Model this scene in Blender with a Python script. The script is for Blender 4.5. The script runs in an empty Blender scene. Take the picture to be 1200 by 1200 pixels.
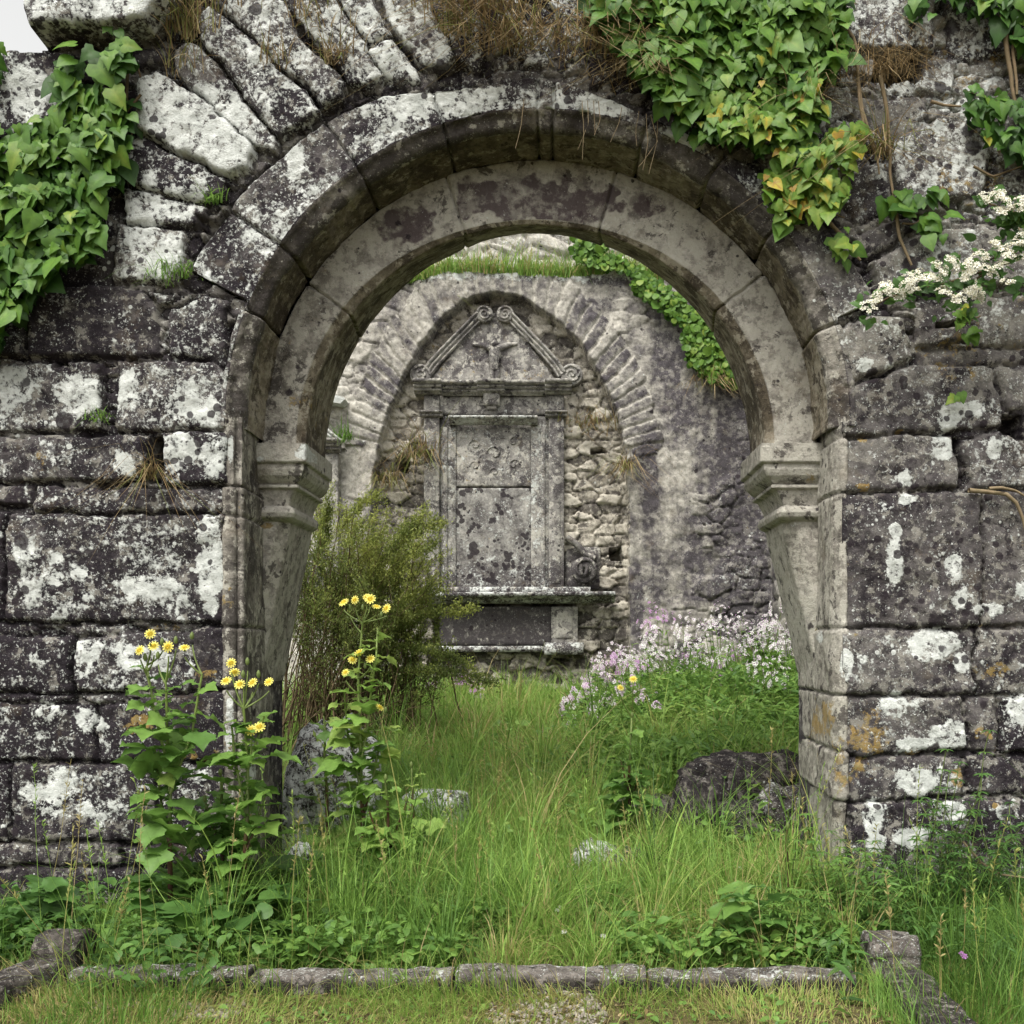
import bpy, math, random
import numpy as np
from mathutils import Vector, Matrix
R = math.radians
sc = bpy.context.scene
COL = sc.collection

# ------------------------------------------------------------------ camera, sky, sun, exposure
H = 0.94                                    # eye height above the ground at the arch
VX, VY, FP = 660.0, 760.0, 1200.0           # principal point and focal length of the photograph, pixels of 1200
cam_d = bpy.data.cameras.new("camera")
cam = bpy.data.objects.new("camera", cam_d); COL.objects.link(cam)
cam.location = (0, 0, H); cam.rotation_euler = (R(90), 0, 0)
cam_d.sensor_width = 36; cam_d.lens = 36 * FP / 1200
cam_d.shift_x = -(VX - 600) / 1200; cam_d.shift_y = (VY - 600) / 1200
cam_d.clip_end = 500; cam_d.clip_start = 0.05
sc.camera = cam
SUN_EL, SUN_AZ = R(58), R(205)              # azimuth clockwise from +Y (the sun stands behind the camera, slightly left)
world = bpy.data.worlds.new("World"); sc.world = world; world.use_nodes = True
wn = world.node_tree; wn.nodes.clear()
sky = wn.nodes.new('ShaderNodeTexSky'); sky.sky_type = 'NISHITA'; sky.sun_disc = False
sky.sun_elevation = SUN_EL; sky.sun_rotation = SUN_AZ; sky.dust_density = 4.0; sky.air_density = 1.0; sky.ozone_density = 1.0
hs = wn.nodes.new('ShaderNodeHueSaturation'); hs.inputs['Saturation'].default_value = 0.10
bgn = wn.nodes.new('ShaderNodeBackground'); bgn.inputs['Strength'].default_value = 0.15
wo = wn.nodes.new('ShaderNodeOutputWorld')
wn.links.new(sky.outputs[0], hs.inputs['Color'])
mxw = wn.nodes.new('ShaderNodeMix'); mxw.data_type = 'RGBA'; mxw.blend_type = 'MULTIPLY'
mxw.inputs['Factor'].default_value = 1.0; mxw.inputs[7].default_value = (1.0, 0.985, 0.94, 1)
wn.links.new(hs.outputs[0], mxw.inputs[6]); wn.links.new(mxw.outputs[2], bgn.inputs['Color'])
wn.links.new(bgn.outputs[0], wo.inputs[0])
sl = bpy.data.lights.new("sun", 'SUN'); so = bpy.data.objects.new("sun", sl); COL.objects.link(so)
sl.energy = 1.5; sl.angle = R(25); sl.color = (1.0, 0.96, 0.88)
sd = Vector((math.sin(SUN_AZ) * math.cos(SUN_EL), math.cos(SUN_AZ) * math.cos(SUN_EL), math.sin(SUN_EL)))
so.rotation_euler = sd.to_track_quat('Z', 'Y').to_euler(); so.location = (0, 0, 12)
sc.view_settings.view_transform = 'Standard'; sc.view_settings.look = 'None'
sc.view_settings.exposure = 1.05; sc.view_settings.gamma = 1.0
sc.render.engine = 'CYCLES'
sc.cycles.use_denoising = True
sc.cycles.max_bounces = 5; sc.cycles.diffuse_bounces = 2; sc.cycles.transparent_max_bounces = 4

rng = np.random.default_rng(11)
random.seed(5)
def U(a, b, n=None): return rng.uniform(a, b, n)

def P(px, py, Y):
    """world point seen at photograph pixel (px, py) at distance Y"""
    return np.array([(px - VX) * Y / FP, Y, H + (VY - py) * Y / FP])

# ------------------------------------------------------------------ noise (numpy)
def _h(ix, iy, iz, seed):
    n = (ix.astype(np.uint32) * np.uint32(374761393) + iy.astype(np.uint32) * np.uint32(668265263)
         + iz.astype(np.uint32) * np.uint32(2246822519) + np.uint32((seed * 3266489917) & 0xffffffff))
    n = (n ^ (n >> np.uint32(13))) * np.uint32(1274126177)
    n = (n ^ (n >> np.uint32(16))) * np.uint32(2654435761)
    return ((n ^ (n >> np.uint32(15))) & np.uint32(0xffffff)).astype(np.float32) / 16777215.0
def vn(x, y, z=0.0, seed=0):
    x = np.asarray(x, np.float64); y = np.asarray(y, np.float64); z = np.zeros_like(x) + z
    fx, fy, fz = np.floor(x), np.floor(y), np.floor(z)
    ix, iy, iz = fx.astype(np.int64), fy.astype(np.int64), fz.astype(np.int64)
    u, v, w = x - fx, y - fy, z - fz
    u, v, w = u*u*(3-2*u), v*v*(3-2*v), w*w*(3-2*w)
    def L(dz):
        a = _h(ix, iy, iz+dz, seed); b = _h(ix+1, iy, iz+dz, seed)
        c = _h(ix, iy+1, iz+dz, seed); d = _h(ix+1, iy+1, iz+dz, seed)
        return (a*(1-u)+b*u)*(1-v) + (c*(1-u)+d*u)*v
    return L(0)*(1-w) + L(1)*w
def fbm(x, y, z=0.0, o=5, seed=0, g=0.5):
    s, a, t = 0, 1.0, 0
    for i in range(o):
        s = s + a*(vn(np.asarray(x)*2**i+17.3*i, np.asarray(y)*2**i+9.1*i, np.asarray(z)*2**i, seed+i)-0.5); t += a; a *= g
    return s/t*2          # about -1..1
def voro(x, y, seed=0, jit=0.9):
    """F1, F2, id of a jittered cell pattern, unit cells"""
    fx, fy = np.floor(x), np.floor(y)
    f1 = np.full(x.shape, 9.0); f2 = np.full(x.shape, 9.0); cid = np.zeros(x.shape)
    for dx in (-1, 0, 1):
        for dy in (-1, 0, 1):
            ix = (fx+dx).astype(np.int64); iy = (fy+dy).astype(np.int64); z0 = np.zeros_like(ix)
            cx = fx+dx+0.5+(_h(ix, iy, z0, seed)-0.5)*jit; cy = fy+dy+0.5+(_h(ix, iy, z0, seed+71)-0.5)*jit
            d = np.hypot(x-cx, y-cy); i = _h(ix, iy, z0, seed+133)
            n1 = d < f1
            f2 = np.where(n1, f1, np.minimum(f2, d)); cid = np.where(n1, i, cid); f1 = np.where(n1, d, f1)
    return f1, f2, cid
def sst(a, b, x):
    t = np.clip((x-a)/(b-a), 0, 1); return t*t*(3-2*t)
def poly_sd(px, py, poly):
    """signed distance, positive inside"""
    poly = np.asarray(poly, float); n = len(poly); d = np.full(px.shape, 1e9); ins = np.zeros(px.shape, bool)
    for i in range(n):
        a, b = poly[i], poly[(i+1) % n]; e = b-a
        t = np.clip(((px-a[0])*e[0]+(py-a[1])*e[1])/max(e@e, 1e-9), 0, 1)
        d = np.minimum(d, np.hypot(px-a[0]-t*e[0], py-a[1]-t*e[1]))
        c = ((a[1] > py) != (b[1] > py)) & (px < (b[0]-a[0])*(py-a[1])/((b[1]-a[1]) if abs(b[1]-a[1]) > 1e-9 else 1e-9)+a[0])
        ins ^= c
    return np.where(ins, d, -d)

# ------------------------------------------------------------------ mesh helpers
def mk(name, V, F, mat=None, parent=None, attrs=None, smooth=True, loc=None):
    """one mesh object from a vertex array and a list of equal-sided face arrays"""
    V = np.asarray(V, np.float32).reshape(-1, 3)
    if not isinstance(F, (list, tuple)): F = [F]
    F = [np.asarray(f, np.int64) for f in F if len(f)]
    me = bpy.data.meshes.new(name)
    off = np.zeros(3, np.float32)
    if loc is not None: off = np.asarray(loc, np.float32)
    me.vertices.add(len(V)); me.vertices.foreach_set('co', (V-off).ravel())
    loops = np.concatenate([f.ravel() for f in F]).astype(np.int32)
    starts, s = [], 0
    for f in F:
        starts.append(s+np.arange(len(f))*f.shape[1]); s += f.size
    starts = np.concatenate(starts).astype(np.int32)
    me.loops.add(len(loops)); me.polygons.add(len(starts))
    me.loops.foreach_set('vertex_index', loops); me.polygons.foreach_set('loop_start', starts)
    me.polygons.foreach_set('use_smooth', np.full(len(starts), smooth, bool))
    me.update(calc_edges=True); me.validate()
    for k, a in (attrs or {}).items():
        at = me.attributes.new(k, 'FLOAT', 'POINT'); at.data.foreach_set('value', np.asarray(a, np.float32).ravel())
    o = bpy.data.objects.new(name, me); COL.objects.link(o)
    if mat: me.materials.append(mat)
    if loc is not None: o.location = loc
    if parent: o.parent = parent
    return o
class MB:
    """collects pieces for ONE mesh"""
    def __init__(s): s.V, s.F3, s.F4, s.n, s.A = [], [], [], 0, []
    def add(s, V, F, t=0.0):
        V = np.asarray(V, float).reshape(-1, 3); s.V.append(V)
        if not isinstance(F, (list, tuple)): F = [F]
        for f in F:
            f = np.asarray(f, np.int64)
            if len(f) == 0: continue
            (s.F3 if f.shape[1] == 3 else s.F4).append(f+s.n)
        s.A.append(np.broadcast_to(np.asarray(t, float), (len(V),))); s.n += len(V)
    def build(s, name, mat=None, parent=None, smooth=True, extra=None, loc=None):
        V = np.concatenate(s.V); F = []
        if s.F3: F.append(np.concatenate(s.F3))
        if s.F4: F.append(np.concatenate(s.F4))
        at = {'tint': np.concatenate(s.A)}
        if extra: at.update(extra(V))
        return mk(name, V, F, mat, parent, at, smooth, loc)
def grid_faces(m, n, off=0, wrap=False):
    i = np.arange(m-1)[:, None]; j = np.arange(n if wrap else n-1)[None, :]
    j2 = (j+1) % n
    a = i*n+j; b = i*n+j2; c = (i+1)*n+j2; d = (i+1)*n+j
    return np.stack([a, b, c, d], -1).reshape(-1, 4)+off
def tube(path, rad, k=6):
    path = np.asarray(path, float); n = len(path); rad = np.broadcast_to(np.asarray(rad, float), (n,))
    T = np.gradient(path, axis=0); T /= np.linalg.norm(T, axis=1)[:, None]+1e-12
    ref = np.where(np.abs(T[:, 2:3]) > 0.9, np.array([[1., 0, 0]]), np.array([[0, 0, 1.]]))
    A = np.cross(T, ref); A /= np.linalg.norm(A, axis=1)[:, None]+1e-12; B = np.cross(T, A)
    th = np.linspace(0, 2*math.pi, k, endpoint=False)
    V = path[:, None]+rad[:, None, None]*(np.cos(th)[None, :, None]*A[:, None]+np.sin(th)[None, :, None]*B[:, None])
    return V.reshape(-1, 3), grid_faces(n, k, wrap=True)
def bend(p0, d0, L, n=8, droop=0.0, wob=0.05, r=None):
    """curved path from p0 along d0"""
    r = r or rng
    d = np.asarray(d0, float); d = d/np.linalg.norm(d); p = np.asarray(p0, float); out = [p]
    for i in range(n):
        d = d+np.array([r.normal(0, wob), r.normal(0, wob), r.normal(0, wob)-droop/n]); d /= np.linalg.norm(d)
        p = p+d*L/n; out.append(p)
    return np.array(out)
def inst(T, F, pos, Rm, scale, tint):
    """copies of a small template joined in one array; T (n,3), F list of face arrays"""
    N = len(pos); n = len(T); sc_ = np.asarray(scale, float)
    if sc_.ndim == 1: sc_ = sc_[:, None]
    V = np.einsum('nij,nvj->nvi', Rm, T[None]*sc_[:, None, :])+np.asarray(pos)[:, None, :]
    Fs = [(f[None]+(np.arange(N)*n)[:, None, None]).reshape(-1, f.shape[1]) for f in F]
    return V.reshape(-1, 3), Fs, np.repeat(np.asarray(tint, float), n)
def basis(nrm, up):
    """rotations whose local z is nrm and whose local y is as near up as may be"""
    nrm = nrm/(np.linalg.norm(nrm, axis=-1, keepdims=True)+1e-12)
    y = up-(up*nrm).sum(-1, keepdims=True)*nrm; y /= np.linalg.norm(y, axis=-1, keepdims=True)+1e-12
    x = np.cross(y, nrm)
    return np.stack([x, y, nrm], -1)
def tag(o, label=None, cat=None, group=None, kind=None):
    if label: o['label'] = label
    if cat: o['category'] = cat
    if group: o['group'] = group
    if kind: o['kind'] = kind
    return o
def empty(name, loc, label=None, cat=None, group=None):
    o = bpy.data.objects.new(name, None); COL.objects.link(o); o.location = loc; o.empty_display_size = .1
    return tag(o, label, cat, group)
def adopt(part, root):
    """parent a part (built in world coordinates) to its thing"""
    part.parent = root; part.matrix_parent_inverse = Matrix.Translation(-Vector(root.location))
    return part
def copy_tree(o, parent=None):
    c = o.copy(); COL.objects.link(c)
    if parent: c.parent = parent
    for ch in list(o.children): copy_tree(ch, c)
    return c

# ------------------------------------------------------------------ materials
class NT:
    def __init__(s, name):
        s.m = bpy.data.materials.new(name); s.m.use_nodes = True; s.t = s.m.node_tree; s.t.nodes.clear()
        s.out = s.t.nodes.new('ShaderNodeOutputMaterial')
        s.tc = s.t.nodes.new('ShaderNodeTexCoord')
    def n(s, typ, **kw):
        nd = s.t.nodes.new(typ)
        for k, v in kw.items(): setattr(nd, k, v)
        return nd
    def put(s, sock, v):
        if isinstance(v, bpy.types.NodeSocket): s.t.links.new(v, sock)
        elif isinstance(v, (tuple, list)) and len(v) == 3 and sock.type == 'RGBA': sock.default_value = (*v, 1)
        else: sock.default_value = v
    def math(s, op, a, b=0.0, c=None, clamp=False):
        nd = s.n('ShaderNodeMath', operation=op, use_clamp=clamp); s.put(nd.inputs[0], a); s.put(nd.inputs[1], b)
        if c is not None: s.put(nd.inputs[2], c)
        return nd.outputs[0]
    def mix(s, f, a, b, mode='MIX'):
        nd = s.n('ShaderNodeMix', data_type='RGBA', blend_type=mode); s.put(nd.inputs[0], f); s.put(nd.inputs[6], a); s.put(nd.inputs[7], b)
        return nd.outputs[2]
    def noise(s, scale, detail=4, rough=0.55, vec=None, dist=0.0):
        nd = s.n('ShaderNodeTexNoise'); nd.inputs['Scale'].default_value = scale; nd.inputs['Detail'].default_value = detail
        nd.inputs['Roughness'].default_value = rough; nd.inputs['Distortion'].default_value = dist
        s.t.links.new(vec or s.tc.outputs['Object'], nd.inputs['Vector']); return nd.outputs['Fac']
    def voro(s, scale, out='Distance', feat='F1', vec=None):
        nd = s.n('ShaderNodeTexVoronoi', feature=feat); nd.inputs['Scale'].default_value = scale
        s.t.links.new(vec or s.tc.outputs['Object'], nd.inputs['Vector']); return nd.outputs[out]
    def attr(s, name):
        nd = s.n('ShaderNodeAttribute'); nd.attribute_name = name; return nd.outputs['Fac']
    def mr(s, v, a, b, c=0.0, d=1.0, smooth=False):
        nd = s.n('ShaderNodeMapRange'); nd.interpolation_type = 'SMOOTHSTEP' if smooth else 'LINEAR'
        s.put(nd.inputs[0], v); s.put(nd.inputs[1], a); s.put(nd.inputs[2], b); s.put(nd.inputs[3], c); s.put(nd.inputs[4], d)
        return nd.outputs[0]
    def pbr(s, col, rough=0.9, bump=None, bstr=0.5, bdist=0.01, spec=0.25, trans=0.0, tcol=None):
        p = s.n('ShaderNodeBsdfPrincipled'); s.put(p.inputs['Base Color'], col); s.put(p.inputs['Roughness'], rough)
        p.inputs['Specular IOR Level'].default_value = spec
        if bump is not None:
            b = s.n('ShaderNodeBump'); b.inputs['Strength'].default_value = bstr; b.inputs['Distance'].default_value = bdist
            s.put(b.inputs['Height'], bump); s.t.links.new(b.outputs[0], p.inputs['Normal'])
        sh = p.outputs[0]
        if trans > 0:
            tr = s.n('ShaderNodeBsdfTranslucent'); s.put(tr.inputs['Color'], tcol if tcol is not None else col)
            mx = s.n('ShaderNodeMixShader'); mx.inputs[0].default_value = trans
            s.t.links.new(sh, mx.inputs[1]); s.t.links.new(tr.outputs[0], mx.inputs[2]); sh = mx.outputs[0]
        s.t.links.new(sh, s.out.inputs['Surface']); return s.m

def stone_mat(name, dark, mid, pale, ks=1.0, white_col=(0.60, 0.62, 0.60), spots=0.5, grit=1.0, base_w=0.0, blot=1.0):
    """weathered limestone: grey with dark algae, white crust lichen ('white'), ochre lichen ('ochre'), purple stain, moss, black spots"""
    t = NT(name)
    big = t.noise(2.3*ks, 4, .6); med = t.noise(9*ks, 6, .65); fin = t.noise(42*ks, 5, .7); xf = t.noise(160*ks, 3, .7)
    tint = t.attr('tint'); W = t.math('MINIMUM', t.attr('white'), .80); O = t.attr('ochre'); PU = t.attr('purple'); MO = t.attr('moss'); D = t.attr('dark')
    f = t.math('ADD', t.math('MULTIPLY', big, .5), t.math('MULTIPLY', med, .55))
    f = t.math('ADD', f, t.math('MULTIPLY', tint, .35))
    f = t.math('SUBTRACT', f, t.math('MULTIPLY', D, .5))
    c = t.mix(t.mr(f, .42, .58), dark, mid)
    c = t.mix(t.mr(f, .57, .78), c, pale)
    g = t.mr(fin, .3, .7, .55, 1.5)
    gm = t.n('ShaderNodeMix', data_type='RGBA', blend_type='MULTIPLY'); gm.inputs[0].default_value = 1
    t.put(gm.inputs[6], c); cb = t.n('ShaderNodeCombineColor'); [t.put(cb.inputs[i], g) for i in range(3)]; t.put(gm.inputs[7], cb.outputs[0]); c = gm.outputs[2]
    # grey crust lichen and sooty algae in ragged blotches
    bl = t.noise(11*ks, 6, .72, dist=.4); gl = t.noise(19*ks, 6, .72)
    gc = t.mr(t.math('ADD', gl, t.math('MULTIPLY', tint, .12)), .535, .575); c = t.mix(t.math('MULTIPLY', gc, .75*blot), c, (pale[0]*1.05, pale[1]*1.05, pale[2]*1.03))
    so = t.mr(t.math('ADD', bl, t.math('SUBTRACT', t.math('MULTIPLY', D, .16), t.math('MULTIPLY', tint, .10))), .54, .575); c = t.mix(t.math('MULTIPLY', so, .82*blot), c, (dark[0]*.62, dark[1]*.60, dark[2]*.64))
    sp = t.mr(xf, .62, .70); c = t.mix(t.math('MULTIPLY', sp, .55), c, pale)
    sp2 = t.mr(xf, .36, .28); c = t.mix(t.math('MULTIPLY', sp2, .5), c, (dark[0]*.6, dark[1]*.6, dark[2]*.6))
    # warm brown staining
    wb = t.mr(t.noise(5.2*ks, 6, .7), .58, .74); c = t.mix(t.math('MULTIPLY', wb, .5), c, (.125, .095, .058))
    # purple-brown algae stain
    pn = t.math('ADD', t.math('MULTIPLY', med, .6), t.math('MULTIPLY', fin, .4))
    pm = t.mr(t.math('ADD', pn, PU), .98, 1.12); c = t.mix(t.math('MULTIPLY', pm, .9), c, (.062, .044, .050))
    # ochre lichen
    on = t.math('ADD', t.math('MULTIPLY', t.noise(13*ks, 7, .7), .6), t.math('MULTIPLY', fin, .4))
    om = t.mr(t.math('ADD', on, t.math('MULTIPLY', O, .20)), .645, .69)
    oc = t.mix(t.mr(fin, .35, .65), (.33, .20, .05), (.20, .16, .07)); c = t.mix(t.math('MULTIPLY', om, .8), c, oc)
    # white crust lichen: ragged patches and scattered crumbs, thicker where 'white' is high
    wn1 = t.noise(16*ks, 6, .68, dist=.25); wn2 = t.noise(55*ks, 4, .6)
    wv = t.math('ADD', t.math('MULTIPLY', wn1, .58), t.math('MULTIPLY', wn2, .42))
    th = t.math('SUBTRACT', .695-base_w, t.math('MULTIPLY', W, .33))
    wm = t.mr(t.math('SUBTRACT', wv, th), -.015, .055)
    # small round white discs
    v1 = t.voro(17*ks); vr = t.mr(t.math('ADD', big, t.math('MULTIPLY', W, .35)), .55, .95, 0.0, .30)
    ds = t.mr(t.math('SUBTRACT', vr, t.math('ADD', v1, t.math('MULTIPLY', fin, .14))), -.08, -.05)
    wm = t.math('MAXIMUM', wm, t.math('MULTIPLY', ds, .9))
    cr1 = t.math('ADD', t.math('MULTIPLY', t.noise(88*ks, 3, .7), .75), t.math('MULTIPLY', t.math('ADD', W, t.math('MULTIPLY', gl, .8)), .16))
    wm = t.math('MAXIMUM', wm, t.math('MULTIPLY', t.mr(cr1, .575, .60), t.mr(W, -.1, .15, 0, .8*min(1, blot*1.3))))
    wc = t.mix(t.mr(t.noise(24*ks, 5, .6), .35, .7), white_col, (white_col[0]*.60, white_col[1]*.61, white_col[2]*.60))
    wc = t.mix(t.math('MULTIPLY', t.mr(xf, .45, .3), .5), wc, (.30, .30, .29))
    c = t.mix(wm, c, wc)
    # black round lichens, over everything
    v2 = t.voro(8.5*ks); v3 = t.voro(21*ks); wob = t.math('MULTIPLY', t.noise(30*ks, 5, .7), .34)
    r2 = t.mr(t.noise(3.1*ks, 3, .6), .42, .62, -.08, .52*spots); r3 = t.mr(t.noise(4.7*ks, 3, .6), .42, .62, -.08, .60*spots)
    b2 = t.mr(t.math('SUBTRACT', t.math('ADD', r2, .15), t.math('ADD', v2, wob)), -.02, .03)
    b3 = t.mr(t.math('SUBTRACT', t.math('ADD', r3, .15), t.math('ADD', v3, wob)), -.02, .03)
    bm = t.math('MAXIMUM', b2, b3); c = t.mix(t.math('MULTIPLY', bm, .88), c, (.022, .017, .021))
    # moss in the joints
    mm = t.mr(t.math('ADD', t.math('MULTIPLY', fin, .5), MO), .65, .85); c = t.mix(t.math('MULTIPLY', mm, .85), c, (.052, .058, .018))
    hgt = t.math('ADD', t.math('MULTIPLY', fin, .6), t.math('ADD', t.math('MULTIPLY', xf, .35*grit), t.math('MULTIPLY', wm, .22)))
    hgt = t.math('ADD', hgt, t.math('MULTIPLY', med, .5))
    return t.pbr(c, .92, hgt, .75, .016, .15)

M = {}
M['wall'] = stone_mat('lichened_limestone', (.023, .019, .023), (.080, .073, .073), (.215, .205, .185), spots=.62)
M['arch'] = stone_mat('dressed_limestone', (.075, .067, .060), (.22, .205, .18), (.38, .365, .325), spots=.35, base_w=-.03)
M['soffit'] = stone_mat('brown_dressed_limestone', (.075, .062, .045), (.19, .165, .125), (.31, .285, .235), spots=.2, base_w=-.05)
M['rear'] = stone_mat('rough_mortared_stone', (.075, .068, .074), (.26, .247, .222), (.45, .43, .385), ks=.75, spots=.34, blot=.42)
M['infill'] = stone_mat('rubble_stone', (.11, .10, .088), (.31, .285, .24), (.48, .45, .39), ks=.8, spots=.12)
M['tomb'] = stone_mat('tomb_limestone', (.085, .078, .078), (.25, .24, .222), (.42, .405, .365), ks=.75, spots=.40, base_w=.0)
M['kerb'] = stone_mat('granite_kerb', (.030, .026, .024), (.085, .075, .068), (.20, .18, .165), ks=1.6, spots=.2)
M['rock'] = stone_mat('loose_rock', (.022, .019, .020), (.062, .055, .052), (.17, .155, .14), ks=1.2, spots=.3)
M['spotted'] = stone_mat('spotted_slab', (.085, .078, .078), (.26, .252, .236), (.43, .415, .375), ks=.9, spots=1.0, blot=.3)

# ================================================================== the front wall with its arch
Y0, Y1, Y2 = 3.75, 4.01, 4.43               # face of the wall, face of the inner order, back of the wall
S0 = Y0 / FP
STEP = 2.2
gx = np.arange(-160, 1360, STEP); gy = np.arange(-110, 1090, STEP)
PX, PY = np.meshgrid(gx, gy)                # rows go down
wx = PX + 5*fbm(PX/26, PY/26, o=3, seed=3) + 2.0*fbm(PX/7, PY/7, o=2, seed=4)
wy = PY + 4*fbm(PX/26, PY/26, o=3, seed=8) + 2.0*fbm(PX/7, PY/7, o=2, seed=9)
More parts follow.
